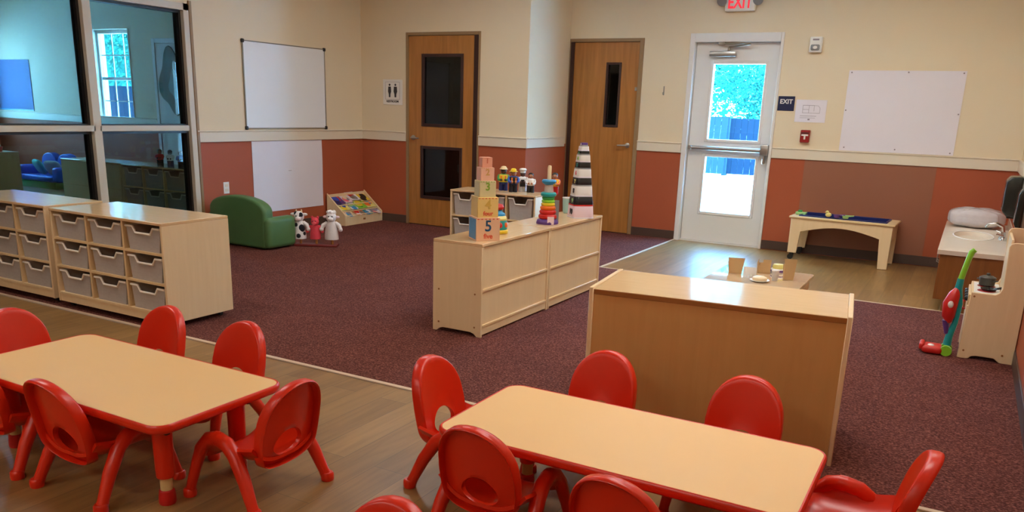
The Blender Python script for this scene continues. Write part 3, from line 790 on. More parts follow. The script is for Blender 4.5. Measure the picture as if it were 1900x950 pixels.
make_cubby('maple cubby unit in front of the closed wooden doors with toy people on top', 2.53, -1.16, 0.92, 0.36, 0.595 - FZ, 3, 2, R(4), 'the cubby unit under the toy people', floor=FZ)

# ------------------------------------------------------------------ low shelf units, backs towards the right
def make_low_shelf(label, y0, y1, x0, x1, Ht, end_screws):
    W, D = y1 - y0, x1 - x0
    t = thing('low_shelf', label, 'shelf unit', (x1, (y0 + y1) / 2, 0.006), R(90), 'low maple shelf units')
    Ht -= 0.006; th = 0.02
    # local: x along the unit, back at y=0 facing -y, depth towards +y
    for s in (-1, 1):
        x = s * (W / 2 - th / 2)
        out = [(0, 0), (0.03, 0), (0.05, 0.018), (0.075, 0.026), (D - 0.075, 0.026), (D - 0.05, 0.018), (D - 0.03, 0), (D, 0), (D, Ht - th), (0, Ht - th)]
        o = MB().prism(out, x - th / 2, x + th / 2, 'x', 0.002).build('side_panel', 'maple', t)
        for yy in (0.045, D - 0.045):
            for zz in (0.06, 0.27): MB().lathe([(0.006, 0), (0.006, 0.002)], seg=10, mtx=Matrix.Translation((x + s * th / 2, yy, zz)) @ Matrix.Rotation(s * R(90), 4, 'Y')).build('screw_cap', 'amber_edge', o)
    MB().box(-W / 2, W / 2, -0.002, D, Ht - th, Ht, 0.003).build('top_panel', 'maple_top', t)
    MB().box(-W / 2 + th, W / 2 - th, 0.012, 0.018, 0.075, 0.285).build('lower_back_panel', 'maple', t)
    MB().box(-W / 2 + th, W / 2 - th, 0.012, 0.018, 0.3, Ht - th).build('upper_back_panel', 'maple', t)
    MB().box(-W / 2 + th, W / 2 - th, 0.001, D, 0.285, 0.3, 0.002).build('shelf', 'maple_edge', t)
    MB().box(-W / 2 + th, W / 2 - th, 0.001, D, 0.06, 0.075, 0.002).build('bottom_shelf', 'maple_edge', t)
    MB().box(-W / 2 + th, W / 2 - th, 0.006, 0.022, 0.012, 0.06).build('plinth', 'maple', t)
make_low_shelf('low maple shelf unit under the number block tower, screwed end panel showing', -3.83, -2.915, 3.685, 4.04, 0.59, True)
make_low_shelf('low maple shelf unit behind it, under the black and white cup tower', -2.905, -2.0, 3.685, 4.04, 0.59, False)

# amber-backed cabinet
cab = thing('storage_cabinet', 'wide birch storage cabinet with amber plain back facing the right table', 'cabinet', (5.65, -4.45, 0.006), R(6.4))
W, D, Ht = 1.072, 0.49, 0.632
for s in (-1, 1):
    MB().prism([(-D / 2, 0), (D / 2, 0), (D / 2, Ht), (-D / 2, Ht)], s * W / 2 - (0.02 if s > 0 else 0), s * W / 2 + (0 if s > 0 else 0.02), 'x', 0.003).build('side_panel', 'maple', cab)
MB().box(-W / 2 + 0.02, W / 2 - 0.02, -D / 2 + 0.004, D / 2, Ht - 0.026, Ht - 0.006, 0.002).build('top_panel', 'maple_top', cab)
MB().box(-W / 2 + 0.02, W / 2 - 0.02, -D / 2 + 0.002, -D / 2 + 0.014, Ht - 0.03, Ht - 0.0075, 0.002).build('top_edge_strip', 'amber_edge', cab)
MB().box(-W / 2 + 0.02, W / 2 - 0.02, -D / 2 + 0.008, -D / 2 + 0.014, 0.02, Ht - 0.03).build('back_panel', 'amber', cab)
for z in (0.05, 0.32): MB().box(-W / 2 + 0.02, W / 2 - 0.02, -D / 2 + 0.014, D / 2 - 0.002, z, z + 0.018).build('shelf', 'maple', cab)

# ------------------------------------------------------------------ toys on the low shelves
ZT = 0.5905
def number_block(n, word, side, z, x, y, rz, mats, label):
    t = thing('number_block', label, 'block', (x, y, z), rz, 'stacked number blocks')
    h = side * 0.93; a = side / 2; wl = side * 0.05
    m = MB(); m.box(-a, a, -a, a, h - wl, h, 0.002)
    for s in (-1, 1): m.box(-a, a, s * a - (wl if s > 0 else 0), s * a + (0 if s > 0 else wl), 0, h - wl, 0.0015); m.box(s * a - (wl if s > 0 else 0), s * a + (0 if s > 0 else wl), -a + wl, a - wl, 0, h - wl, 0.0015)
    m.build('block_body', mats[0], t)
    MB().box(-a - 0.0012, -a + 0.0006, -a * 0.86, a * 0.86, h * 0.06, h * 0.94, 0.0004).build('side_print', mats[1], t)
    text(str(n), h * 0.66, mats[2], t, (0.0, -a - 0.0008, h * 0.63), FACE_S, bold=0.0015)
    if word: text(word, h * 0.3, mats[3], t, (0.0, -a - 0.0008, h * 0.2), FACE_S, bold=0.001)
    m = MB()
    for q in range(6): m.box(-a + side * (q + 0.25) / 6.2, -a + side * (q + 0.7) / 6.2, -a - 0.001, -a + 0.0004, h * 0.925, h * 0.965)
    m.build('dotted_trim', mats[3] if word else mats[2], t)
    return h
M['blk5'] = mat('peach_block_print', (238, 190, 150), 0.5); M['blk5s'] = mat('blue_block_print', (90, 140, 180), 0.5, var=0.25, scale=30)
M['blk4'] = mat('straw_block_print', (236, 200, 120), 0.5); M['blk3'] = mat('sage_block_print', (214, 200, 150), 0.5); M['blk2'] = mat('pink_block_print', (236, 180, 150), 0.5); M['blk1'] = mat('rose_block_print', (230, 160, 130), 0.5)
M['num5'] = mat('slate_blue_ink', (40, 84, 120), 0.5); M['num4'] = mat('straw_ink', (216, 176, 80), 0.5); M['num3'] = mat('green_ink', (130, 170, 50), 0.5); M['num2'] = mat('tan_ink', (214, 160, 90), 0.5); M['num1'] = mat('rust_ink', (204, 110, 80), 0.5); M['word'] = mat('orange_red_ink', (224, 90, 60), 0.5)
z = ZT; bx, by, brz = 3.945, -3.655, R(50)
for n, wd, sd, mt, lb in ((5, 'five', 0.152, ('blk5', 'blk5s', 'num5', 'word'), 'large number 5 block at the bottom of the block tower'), (4, 'four', 0.132, ('blk4', 'blk4', 'num4', 'word'), 'straw-coloured block resting on the number 5 block'), (3, '', 0.104, ('blk3', 'blk3', 'num3', 'word'), 'sage number 3 block in the middle of the block tower'), (2, '', 0.085, ('blk2', 'blk2', 'num2', 'word'), 'pink number 2 block, second from the top of the tower'), (1, '', 0.064, ('blk1', 'blk1', 'num1', 'word'), 'small rose number 1 block on top of the block tower')):
    z += number_block(n, wd, sd, z, bx, by, brz, mt, lb)

# musical dome toy
t = thing('musical_toy', 'colourful dome-shaped musical toy with red knob beside the number blocks', 'toy', (3.885, -3.38, ZT))
MB().lathe([(0.06, 0), (0.066, 0.006), (0.066, 0.02), (0.06, 0.026)], seg=28).build('base', 'yellow', t)
MB().lathe([(0.058, 0.026), (0.062, 0.04), (0.058, 0.075), (0.052, 0.088)], seg=28).build('drum', 'teal', t)
for k in range(8):
    a = 2 * PI * k / 8; MB().ball((0.057 * math.cos(a), 0.057 * math.sin(a), 0.058), 0.014, 0.014, 0.018, 10).build('picture_button', ('orange', 'palepink', 'green', 'redtoy')[k % 4], t)
MB().lathe([(0.056, 0.088), (0.058, 0.098), (0.05, 0.112), (0.045, 0.116)], seg=28).build('collar', 'paleyellow', t)
MB().lathe([(0.046, 0.114), (0.044, 0.128), (0.026, 0.142), (0.02, 0.155)], seg=24).build('shoulder', 'cyan', t)
MB().lathe([(0.016, 0.15), (0.034, 0.158), (0.038, 0.17), (0.03, 0.186), (0.01, 0.192)], seg=20).build('knob', 'redtoy', t)

# ring stacker
t = thing('ring_stacker', 'rainbow ring stacker with blue top dish and pale post', 'toy', (3.925, -2.74, ZT))
MB().lathe([(0.072, 0), (0.074, 0.01), (0.068, 0.03), (0.06, 0.036)], seg=28, power=3).build('base', 'purple', t)
zz = 0.036
for r_, h_, mm in ((0.066, 0.034, 'redtoy'), (0.06, 0.03, 'redtoy'), (0.056, 0.028, 'orange'), (0.05, 0.022, 'yellow'), (0.047, 0.022, 'lime'), (0.045, 0.022, 'green'), (0.056, 0.03, 'teal')):
    MB().lathe([(r_ * 0.86, zz), (r_, zz + h_ * 0.3), (r_, zz + h_ * 0.7), (r_ * 0.86, zz + h_)], seg=26).build('ring', mm, t); zz += h_
MB().lathe([(0.034, zz), (0.03, zz + 0.06)], seg=20).build('clear_collar', 'bin', t)
MB().lathe([(0.026, zz + 0.05), (0.048, zz + 0.066), (0.052, zz + 0.078), (0.046, zz + 0.088), (0.014, zz + 0.09)], seg=24).build('dish', 'cyan', t)
MB().lathe([(0.0145, 0.02), (0.0145, 0.395), (0.012, 0.408), (0.006, 0.411)], seg=16).build('post', 'woodlight', t)
MB().box(0.046, 0.078, -0.012, -0.009, 0.002, 0.17, 0.001, mtx=Matrix.Rotation(R(30), 4, 'Z')).build('backing_card', 'grey', t)
MB().box(-0.006, 0.042, -0.078, -0.075, 0.002, 0.058, 0.001, mtx=Matrix.Rotation(R(30), 4, 'Z')).build('base_label', 'palepink', t)

# black and white nesting cups, ten high
hs = [0.094, 0.070, 0.078, 0.061, 0.064, 0.051, 0.052, 0.030, 0.034, 0.026]
ws = [0.172, 0.158, 0.143, 0.128, 0.117, 0.104, 0.094, 0.080, 0.070, 0.052]
inkc = ['ink', 'palegreen', 'ink', 'paleyellow', 'pink', 'teal', 'lime', 'green', 'palepink', 'purple']
zz = ZT
for i in range(10):
    n = 10 - i; white = i % 2 == 0
    lb = {0: 'pale pink-white number 10 cup at the bottom of the cup tower', 9: 'smallest dark cup on top of the cup tower'}.get(i, '%s nesting cup resting on the number %d cup of the tower' % ('white' if white else 'black', n + 1))
    t = thing('nesting_cup', lb, 'cup', (3.955, -2.24, zz), R(46), 'black and white nesting cups')
    w, h = ws[i] / 2, hs[i]; w2 = w * 0.93
    body = 'palepink' if i == 0 else ('white' if white else ('purple' if i == 9 else 'blackglossy'))
    MB().lathe([(w * 0.985, 0), (w, 0.004), (w2, h - 0.004), (w2 * 0.97, h)], seg=40, power=6).build('cup_body', body, t)
    MB().lathe([(w * 1.012, 0), (w * 1.015, 0.003), (w * 1.005, 0.009), (w * 0.98, 0.01)], seg=40, power=6).build('rim', 'redtoy' if i == 1 else ('paper' if white else 'grey'), t)
    text(str(n), h * 0.62, inkc[i] if white or i in (1, 3, 5, 7) else 'white', t, (-w * 0.972, -w * 0.2, h * 0.5), (R(90), 0, R(-90)), bold=0.0015, depth=0.003)
    zz += h

# small pale cup beside the ring stacker
t = thing('toy_tumbler', 'pale aqua translucent tumbler between the ring stacker and the cup tower', 'cup', (3.76, -2.06, ZT))
MB().lathe([(0.03, 0), (0.034, 0.004), (0.043, 0.12), (0.041, 0.122), (0.032, 0.008), (0.01, 0.006)], seg=24).build('cup_body', mat('aqua_plastic', (180, 220, 214), 0.3), t)
MB().lathe([(0.0435, 0.116), (0.045, 0.119), (0.0435, 0.123)], seg=24).build('rim', 'white', t)

# toy people on the far cubby unit
def toy_person(label, x, y, rz, hgt, shirt, trousers, skin, hair, hat=None, vest=None, apron=None, z=0.5955):
    s = hgt / 0.235
    t = thing('toy_person', label, 'toy figure', (x, y, z), rz, 'toy people on the cubby unit')
    t.scale = (s, s, s)
    m = MB()
    for sx in (-1, 1): m.lathe([(0.021, 0), (0.023, 0.01), (0.021, 0.06), (0.024, 0.078)], (sx * 0.021, 0, 0), 14, sy=1.05)
    m.box(-0.04, 0.04, -0.022, 0.022, 0.055, 0.085, 0.012); m.build('trousers', trousers, t, 60)
    MB().lathe([(0.040, 0.08), (0.044, 0.088), (0.043, 0.11), (0.047, 0.14), (0.038, 0.156), (0.016, 0.162)], (0, 0, 0), 20, sy=0.66).build('shirt', shirt, t, 60)
    for sx in (-1, 1):
        m = MB(); m.tube([(sx * 0.038, 0, 0.15), (sx * 0.048, -0.006, 0.128), (sx * 0.047, -0.018, 0.106), (sx * 0.026, -0.036, 0.104)], [0.014, 0.0155, 0.0135, 0.0115], 10); a = m.build('arm', shirt, t, 60)
        MB().ball((sx * 0.018, -0.039, 0.105), 0.0115, 0.012, 0.012, 10).build('hand', skin, a)
    h = MB(); h.ball((0, -0.001, 0.186), 0.029, 0.027, 0.031, 18); h.ball((0, -0.028, 0.184), 0.005, 0.006, 0.006, 8); h.lathe([(0.013, 0.155), (0.012, 0.17)], seg=12); hd = h.build('head', skin, t, 60)
    for sx in (-1, 1): MB().ball((sx * 0.010, -0.0255, 0.191), 0.0032, 0.003, 0.0042, 8).build('eye', 'black', hd)
    MB().box(-0.008, 0.008, -0.0275, -0.0245, 0.1715, 0.174, 0.001).build('mouth', 'alarmred', hd)
    m = MB(); m.ball((0, 0.005, 0.199), 0.0315, 0.028, 0.027, 16)
    m.build('hair', hair, hd, 60)
    if hat == 'helmet': MB().lathe([(0.041, 0.205), (0.040, 0.209), (0.033, 0.211), (0.030, 0.222), (0.02, 0.233), (0.005, 0.236)], (0, -0.002, 0), 20, sy=1.1).build('helmet', 'maple_edge', t)
    if hat == 'brim': MB().lathe([(0.043, 0.203), (0.043, 0.206), (0.029, 0.209), (0.027, 0.226), (0.018, 0.233), (0.004, 0.235)], (0, -0.002, 0), 20).build('hat', 'yellow', t)
    if hat == 'toque': MB().lathe([(0.029, 0.2), (0.029, 0.216), (0.037, 0.224), (0.039, 0.236), (0.03, 0.246), (0.006, 0.249)], (0, 0, 0), 20).build('chef_hat', 'white', t)
    if vest:
        m = MB(); m.lathe([(0.046, 0.084), (0.048, 0.11), (0.0505, 0.138), (0.043, 0.154)], (0, -0.001, 0), 20, sy=0.69); v = m.build('vest', vest, t, 60)
        for sx in (-1, 1): MB().box(sx * 0.02 - 0.006, sx * 0.02 + 0.006, -0.0365, -0.030, 0.09, 0.145, 0.002).build('stripe', 'orange', v)
    if apron: MB().prism([(-0.016, 0.13), (0.016, 0.13), (0.03, 0.1), (0.028, 0.055), (-0.028, 0.055), (-0.03, 0.1)], -0.036, -0.028, 'y', 0.002).build('apron', apron, t)
    return t
AZ = R(28)
toy_person('toy builder figure in a yellow vest and tan helmet on the far cubby unit', 2.505, -0.9, AZ, 0.238, 'green', 'darkblue', 'skin_d', 'hair', 'helmet', vest='yellow')
toy_person('toy figure in a yellow brimmed hat and dark trousers beside the builder figure', 2.655, -0.97, AZ + 0.2, 0.228, 'blue', 'plush_b', 'skin_m', 'hair', 'brim', vest='black')
toy_person('toy chef figure with tall white hat and black apron', 2.70, -0.86, AZ, 0.215, 'white', 'white', 'skin_d', 'hair', 'toque', apron='black')
toy_person('dark-haired toy figure in a white shirt right of the chef figure', 2.80, -0.88, AZ - 0.15, 0.20, 'white', 'black', 'skin_m', 'hair')
toy_person('toy figure in orange and yellow half hidden behind the ring stacker', 3.04, -0.84, AZ - 0.1, 0.215, 'orange', 'redtoy', 'skin_m', 'hair', None, vest='yellow')

# ------------------------------------------------------------------ green couch, puppets and book rack in the left corner
t = thing('toddler_couch', 'dark green vinyl toddler couch with arched back in the left corner', 'couch', (0.44, -2.25, 0.006))
def arch_outline(hw, z0, zs, zt, n=22):
    pts = [(-hw, z0), (hw, z0)]
    for k in range(n + 1):
        a = PI * k / n; pts.append((hw * math.cos(a) * (1 if abs(math.cos(a)) < 1 else 1), zs + (zt - zs) * math.sin(a) ** 0.8))
    return pts
MB().prism(arch_outline(0.37, 0.01, 0.34, 0.49), -0.19, -0.06, 'y', 0.03).build('backrest', 'green_vinyl', t, 60)
MB().box(-0.34, 0.34, -0.10, 0.185, 0.012, 0.20, 0.03, 3).build('seat', 'green_vinyl', t, 60)
for s in (-1, 1):
    MB().box(s * 0.355 - 0.06, s * 0.355 + 0.06, -0.185, 0.19, 0.012, 0.305, 0.045, 4).build('arm', 'green_vinyl', t, 60)

# puppet stand with three puppets
t = thing('puppet_stand', 'low dark red stand holding the animal puppets by the green couch', 'stand', (0.985, -1.93, 0.006), R(30))
MB().box(-0.21, 0.21, -0.06, 0.06, 0, 0.022, 0.004).build('base', 'darkred', t)
for x in (-0.155, 0.0, 0.155):
    MB().cyl((x, 0, 0.02), (x, 0, 0.2), 0.012).build('peg', 'doorwood', t)
ps = Matrix.Translation((0.985, -1.93, 0.006)) @ Matrix.Rotation(R(30), 4, 'Z')
def puppet(label, lx, cat, body, head, kind):
    p = ps @ Vector((lx, 0, 0.07)); t = thing('animal_puppet', label, cat, p, R(30), 'animal puppets on the red stand')
    MB().lathe([(0.062, 0.0), (0.064, 0.01), (0.058, 0.08), (0.05, 0.14), (0.034, 0.165)], seg=24, sy=0.75).build('gown', body, t, 60)
    k_ = {'cow': 1.06, 'pig': 0.84, 'lamb': 1.08}[kind]; t.scale = (k_, k_, k_)
    h = MB(); h.ball((0, -0.004, 0.205), 0.047, 0.044, 0.05, 18); h.ball((0, -0.046, 0.19), 0.026, 0.024, 0.021, 14); hd = h.build('head', head, t, 60)
    for s in (-1, 1):
        m = MB(); m.tube([(s * 0.036, 0, 0.15), (s * 0.072, -0.012, 0.128), (s * 0.085, -0.02, 0.1)], [0.019, 0.02, 0.016], 12); m.ball((s * 0.086, -0.022, 0.094), 0.02, 0.018, 0.02, 12); m.build('arm', body if kind != 'pig' else 'plush_p', t, 60)
        MB().ball((s * 0.016, -0.046, 0.214), 0.006, 0.005, 0.007, 8).build('eye', 'black', hd)
        if kind == 'cow': MB().ball((s * 0.054, 0.0, 0.225), 0.026, 0.012, 0.014, 12).build('ear', 'plush', hd)
        if kind == 'lamb': MB().ball((s * 0.055, 0.0, 0.205), 0.022, 0.012, 0.012, 12).build('ear', 'palepink', hd)
        if kind == 'pig': MB().ball((s * 0.032, 0.0, 0.25), 0.016, 0.01, 0.02, 12).build('ear', 'plush_p', hd)
    if kind == 'cow':
        for a, b, c, r in ((0.024, -0.03, 0.1, 0.034), (-0.036, -0.024, 0.06, 0.032), (0.0, -0.04, 0.03, 0.022), (-0.02, -0.03, 0.13, 0.018), (0.045, -0.02, 0.05, 0.018), (-0.002, 0.04, 0.08, 0.03)): MB().ball((a, b, c), r, 0.014, r * 1.1, 12).build('black_patch', 'plush_b', t)
        for a, b, c, r in ((0.022, -0.024, 0.222, 0.02), (-0.026, -0.01, 0.232, 0.018)): MB().ball((a, b, c), r, 0.022, r * 1.2, 12).build('black_patch', 'plush_b', hd)
        for s in (-1, 1): MB().lathe([(0.009, 0), (0.008, 0.012), (0.003, 0.026)], (s * 0.024, 0, 0.245), 10).build('horn', 'woodlight', hd)
        MB().ball((0, -0.056, 0.186), 0.024, 0.016, 0.016, 12).build('muzzle', 'palepink', hd)
    if kind == 'lamb':
        for k in range(9):
            a = 2 * PI * k / 9; MB().ball((0.026 * math.cos(a), 0.024 * math.sin(a) + 0.004, 0.243 + 0.006 * (k % 2)), 0.02, 0.02, 0.018, 10).build('wool_curl', 'plush', hd)
    if kind == 'pig': MB().lathe([(0.018, 0), (0.019, 0.012), (0.014, 0.015)], seg=14, mtx=Matrix.Translation((0, -0.06, 0.19)) @ Matrix.Rotation(R(90), 4, 'X')).build('snout', 'pink', hd)
puppet('black and white cow puppet at the left of the red stand', -0.165, 'puppet', 'plush', 'plush', 'cow')
puppet('pink pig puppet in the middle of the red stand', -0.01, 'puppet', 'plush_p', 'plush_p', 'pig')
puppet('white lamb puppet at the right of the red stand', 0.15, 'puppet', 'plush', 'plush', 'lamb')

# sloping book rack against the left wall
RX, RY0, RY1 = 0.31, -0.695, 0.0
ry0 = -0.70; ry1 = -0.015
t = thing('book_rack', 'low sloping maple book rack full of picture books in the corner', 'book rack', (0.03, ry0, 0.006))
L = ry1 - ry0
side = [(0.0, 0.0), (0.275, 0.0), (0.275, 0.12), (0.0, 0.355)]
for y in (0.0, L - 0.018): MB().prism(side, y, y + 0.018, 'y', 0.002).build('side_panel', 'maple', t)
MB().box(0.262, 0.275, 0.018, L - 0.018, 0.0, 0.118, 0.002).build('front_panel', 'maple', t)
MB().box(0.0, 0.012, 0.018, L - 0.018, 0.0, 0.34, 0.002).build('back_panel', 'maple', t)
ang = math.atan2(0.355 - 0.12, 0.275)
sl = Matrix.Translation((0.275, 0, 0.07)) @ Matrix.Rotation(ang, 4, 'Y')   # local -x climbs the slope
MB().box(-0.34, 0.0, 0.018, L - 0.018, -0.006, 0.0, mtx=Matrix.Translation((0.262, 0, 0.06)) @ Matrix.Rotation(ang, 4, 'Y')).build('sloped_board', 'maple', t)
for k, f in enumerate((0.10, 0.2)):
    MB().box(-0.006, 0.006, 0.018, L - 0.018, 0.0, 0.04, mtx=Matrix.Translation((0.262, 0, 0.06)) @ Matrix.Rotation(ang, 4, 'Y') @ Matrix.Translation((-f, 0, 0))).build('book_stop', 'maple_edge', t)
MB().box(0.2745, 0.2765, L / 2 - 0.02, L / 2 + 0.02, 0.045, 0.065).build('name_plate', 'amber_edge', t)
def book(label, along, up, w, h, cols, tilt=0.0):
    """picture book lying on the slope: along = y from the near end, up = distance up the slope of its lower edge"""
    o = thing('picture_book', label, 'book', (0, 0, 0), 0, 'picture books on the sloping rack')
    o.matrix_world = Matrix.Translation((0.03 + 0.262, ry0, 0.006 + 0.06)) @ Matrix.Rotation(ang, 4, 'Y') @ Matrix.Translation((-up, along, 0.034)) @ Matrix.Rotation(R(-10), 4, 'Y')
    m = MB(); m.box(-h, 0, 0, w, 0, 0.003, 0.001); m.box(-h, 0, 0, w, 0.011, 0.014, 0.001); m.build('cover', cols[0], o)
    MB().box(-h + 0.003, -0.003, 0.003, w - 0.003, 0.003, 0.011).build('pages', 'paper', o)
    rnd = random.Random(len(label) * 7 + int(along * 100))
    for k in range(4):
        cxx = -h * (0.2 + 0.6 * rnd.random()); cyy = w * (0.25 + 0.5 * rnd.random()); rr = w * (0.2 + 0.13 * rnd.random())
        MB().prism([(cxx + rr * math.cos(2 * PI * q / 9) * (1 + 0.25 * (q % 2)), cyy + rr * math.sin(2 * PI * q / 9)) for q in range(9)], 0.0135, 0.0148 + 0.0003 * k, 'z').build('cover_picture', cols[1 + k % (len(cols) - 1)], o)
book('purple and blue picture book at the near end of the rack', 0.03, 0.215, 0.16, 0.14, ('purple', 'blue', 'redtoy', 'darkblue'))
book('pale pink picture book in the top row of the rack', 0.20, 0.225, 0.13, 0.135, ('palepink', 'woodlight', 'pink', 'greyink'))
book('grey-white picture book standing highest at the back of the rack', 0.335, 0.255, 0.155, 0.15, ('paper', 'redtoy', 'grey', 'alu'))
book('yellow and black picture book at the top far end of the rack', 0.50, 0.225, 0.15, 0.135, ('yellow', 'black', 'orange', 'black'))
book('yellow striped picture book in the middle row, near end', 0.03, 0.112, 0.165, 0.125, ('paleyellow', 'blue', 'darkblue', 'yellow'))
book('white picture book with pale shapes in the middle row', 0.205, 0.114, 0.125, 0.125, ('paper', 'palegreen', 'greyink', 'cyan'))
book('bright green picture book in the middle row', 0.335, 0.112, 0.158, 0.128, ('lime', 'yellow', 'green', 'paleyellow'))
book('lime and orange picture book in the middle row, far end', 0.50, 0.112, 0.16, 0.125, ('paleyellow', 'orange', 'lime', 'cyan'))
book('cream picture book at the front near corner of the rack', 0.03, 0.012, 0.15, 0.1, ('woodlight', 'greyink', 'palepink', 'cyan'))
book('red-orange picture book in the front row', 0.215, 0.015, 0.15, 0.09, ('orange', 'redtoy', 'paper', 'alu'))
book('teal picture book in the front row, right of the red-orange one', 0.38, 0.013, 0.12, 0.09, ('teal', 'cyan', 'green', 'paper'))
book('violet-grey picture book at the far end of the front row', 0.515, 0.014, 0.14, 0.09, ('purple', 'greyink', 'pink', 'paper'))

# ------------------------------------------------------------------ sensory play table under the back wall board
t = thing('sensory_table', 'low maple sensory table with arched apron and blue tray by the back wall', 'table', (5.505, 0.73, 0.0), R(-2))
Wd, Dp, hz = 0.94, 0.44, 0.438
top = MB()
top.box(-Wd / 2 - 0.02, Wd / 2 + 0.02, -Dp / 2 - 0.015, -Dp / 2 + 0.055, hz - 0.02, hz, 0.005); top.box(-Wd / 2 - 0.02, Wd / 2 + 0.02, Dp / 2 - 0.055, Dp / 2 + 0.015, hz - 0.02, hz, 0.005)
top.box(-Wd / 2 - 0.02, -Wd / 2 + 0.07, -Dp / 2 + 0.05, Dp / 2 - 0.05, hz - 0.02, hz, 0.005); top.box(Wd / 2 - 0.07, Wd / 2 + 0.02, -Dp / 2 + 0.05, Dp / 2 - 0.05, hz - 0.02, hz, 0.005)
top.build('top_frame', 'maple_edge', t)
tr = MB(); tr.box(-Wd / 2 + 0.075, Wd / 2 - 0.075, -Dp / 2 + 0.06, Dp / 2 - 0.06, hz - 0.085, hz - 0.078)
for a, b, c, d in ((-Wd / 2 + 0.06, Wd / 2 - 0.06, -Dp / 2 + 0.045, -Dp / 2 + 0.065), (-Wd / 2 + 0.06, Wd / 2 - 0.06, Dp / 2 - 0.065, Dp / 2 - 0.045), (-Wd / 2 + 0.06, -Wd / 2 + 0.08, -Dp / 2 + 0.065, Dp / 2 - 0.065), (Wd / 2 - 0.08, Wd / 2 - 0.06, -Dp / 2 + 0.065, Dp / 2 - 0.065)): tr.box(a, b, c, d, hz - 0.078, hz + 0.012, 0.004)
tr.build('water_tray', 'darkblue', t)
def apron_outline():
    a = Wd / 2
    pts = [(-a, hz - 0.02), (-a, 0.07), (-a + 0.085, 0.07), (-a + 0.105, hz - 0.15)]
    for k in range(1, 12):
        u = k / 12; pts.append((-a + 0.105 + u * (Wd - 0.21), hz - 0.15 + 0.065 * math.sin(PI * u)))
    pts += [(a - 0.105, hz - 0.15), (a - 0.085, 0.07 - 0.066), (a, 0.004), (a, hz - 0.02)]
    return pts
for y in (-Dp / 2, Dp / 2 - 0.024): MB().prism(apron_outline(), y, y + 0.024, 'y', 0.002).build('leg_frame', 'maple', t)
for x in (-Wd / 2, Wd / 2 - 0.024): MB().box(x, x + 0.024, -Dp / 2 + 0.024, Dp / 2 - 0.024, hz - 0.16, hz - 0.02).build('end_apron', 'maple', t)
for y in (-Dp / 2 + 0.02, Dp / 2 - 0.02):
    m = MB(); m.cyl((-Wd / 2 + 0.03, y - 0.01, 0.028), (-Wd / 2 + 0.03, y + 0.01, 0.028), 0.028); m.box(-Wd / 2 + 0.02, -Wd / 2 + 0.06, y - 0.014, y + 0.014, 0.04, 0.075, 0.004); m.build('caster', 'black', t)
def on_tray(name, label, cat, lx, ly, builder, dz=0.0135):
    p = Matrix.Translation((5.505, 0.73, 0)) @ Matrix.Rotation(R(-2), 4, 'Z') @ Vector((lx, ly, hz + dz)); o = thing(name, label, cat, p); builder(o); return o
def boat(c, c2):
    def f(o):
        MB().prism([(-0.045, 0.0), (0.045, 0.0), (0.06, 0.028), (-0.055, 0.028)], -0.03, 0.03, 'y', 0.006).build('hull', c, o); MB().box(-0.03, 0.01, -0.018, 0.018, 0.026, 0.046, 0.004).build('cabin', c2, o)
    return f
def duck(o):
    m = MB(); m.ball((0, 0, 0.022), 0.03, 0.024, 0.022, 14); m.ball((-0.014, 0, 0.046), 0.017, 0.016, 0.017, 12); b = m.build('duck_body', 'paleyellow', o, 60); MB().ball((-0.031, 0, 0.043), 0.009, 0.007, 0.004, 8).build('beak', 'orange', b)
def scoop(c):
    def f(o):
        MB().lathe([(0.025, 0), (0.034, 0.03), (0.031, 0.03), (0.022, 0.004)], seg=18).build('scoop_bowl', c, o); MB().tube([(0.03, 0, 0.024), (0.075, 0.0, 0.03)], [0.008, 0.006], 10).build('handle', c, o)
    return f
on_tray('toy_boat', 'pale green toy boat on the left end of the sensory table', 'toy boat', -0.415, -0.05, boat('palegreen', 'green'), 0.0)
on_tray('toy_duck', 'small yellow toy duck on the front rim of the sensory table', 'toy duck', -0.13, -0.17, duck)
on_tray('toy_scoop', 'pale green scoop on the front rim of the sensory table', 'scoop', 0.03, -0.17, scoop('palegreen'))
on_tray('toy_scoop', 'violet scoop beside the yellow duck on the sensory table', 'scoop', -0.05, -0.165, scoop('purple'))

# ------------------------------------------------------------------ sink counter, bag, faucet and dispensers on the right
SX0, SY0 = 6.42, -1.15
t = thing('sink_cabinet', 'brown sink cabinet with cream counter on the right wall', 'cabinet', (SX0, SY0, 0.0))
cw, cl_, chh = XR - SX0 - 0.001, YD - SY0 - 0.012, 0.437
MB().prism([(0.0, 0.095), (0.065, 0.095), (0.065, 0.001), (cw, 0.001), (cw, chh), (0.0, chh)], 0.0, 0.02, 'y', 0.0015).build('end_panel', 'cabwood', t)
MB().box(0.065, 0.08, 0.02, cl_, 0.001, 0.095).build('toe_kick', 'toekick', t)
MB().box(0.02, cw, 0.02, cl_, 0.095, 0.11).build('cabinet_floor', 'cabwood', t)
for k in range(4):
    a = 0.022 + k * (cl_ - 0.024) / 4; b = a + (cl_ - 0.024) / 4 - 0.006
    d = MB().box(0.0, 0.018, a, b, 0.1, chh - 0.005, 0.002).build('door', 'cabwood', t)
    MB().tube([(-0.001, (b - 0.05) if k % 2 == 0 else (a + 0.05), 0.3), (-0.022, (b - 0.05) if k % 2 == 0 else (a + 0.05), 0.305), (-0.022, (b - 0.05) if k % 2 == 0 else (a + 0.05), 0.375), (-0.001, (b - 0.05) if k % 2 == 0 else (a + 0.05), 0.38)], 0.004, 8).build('pull', 'steel', d)
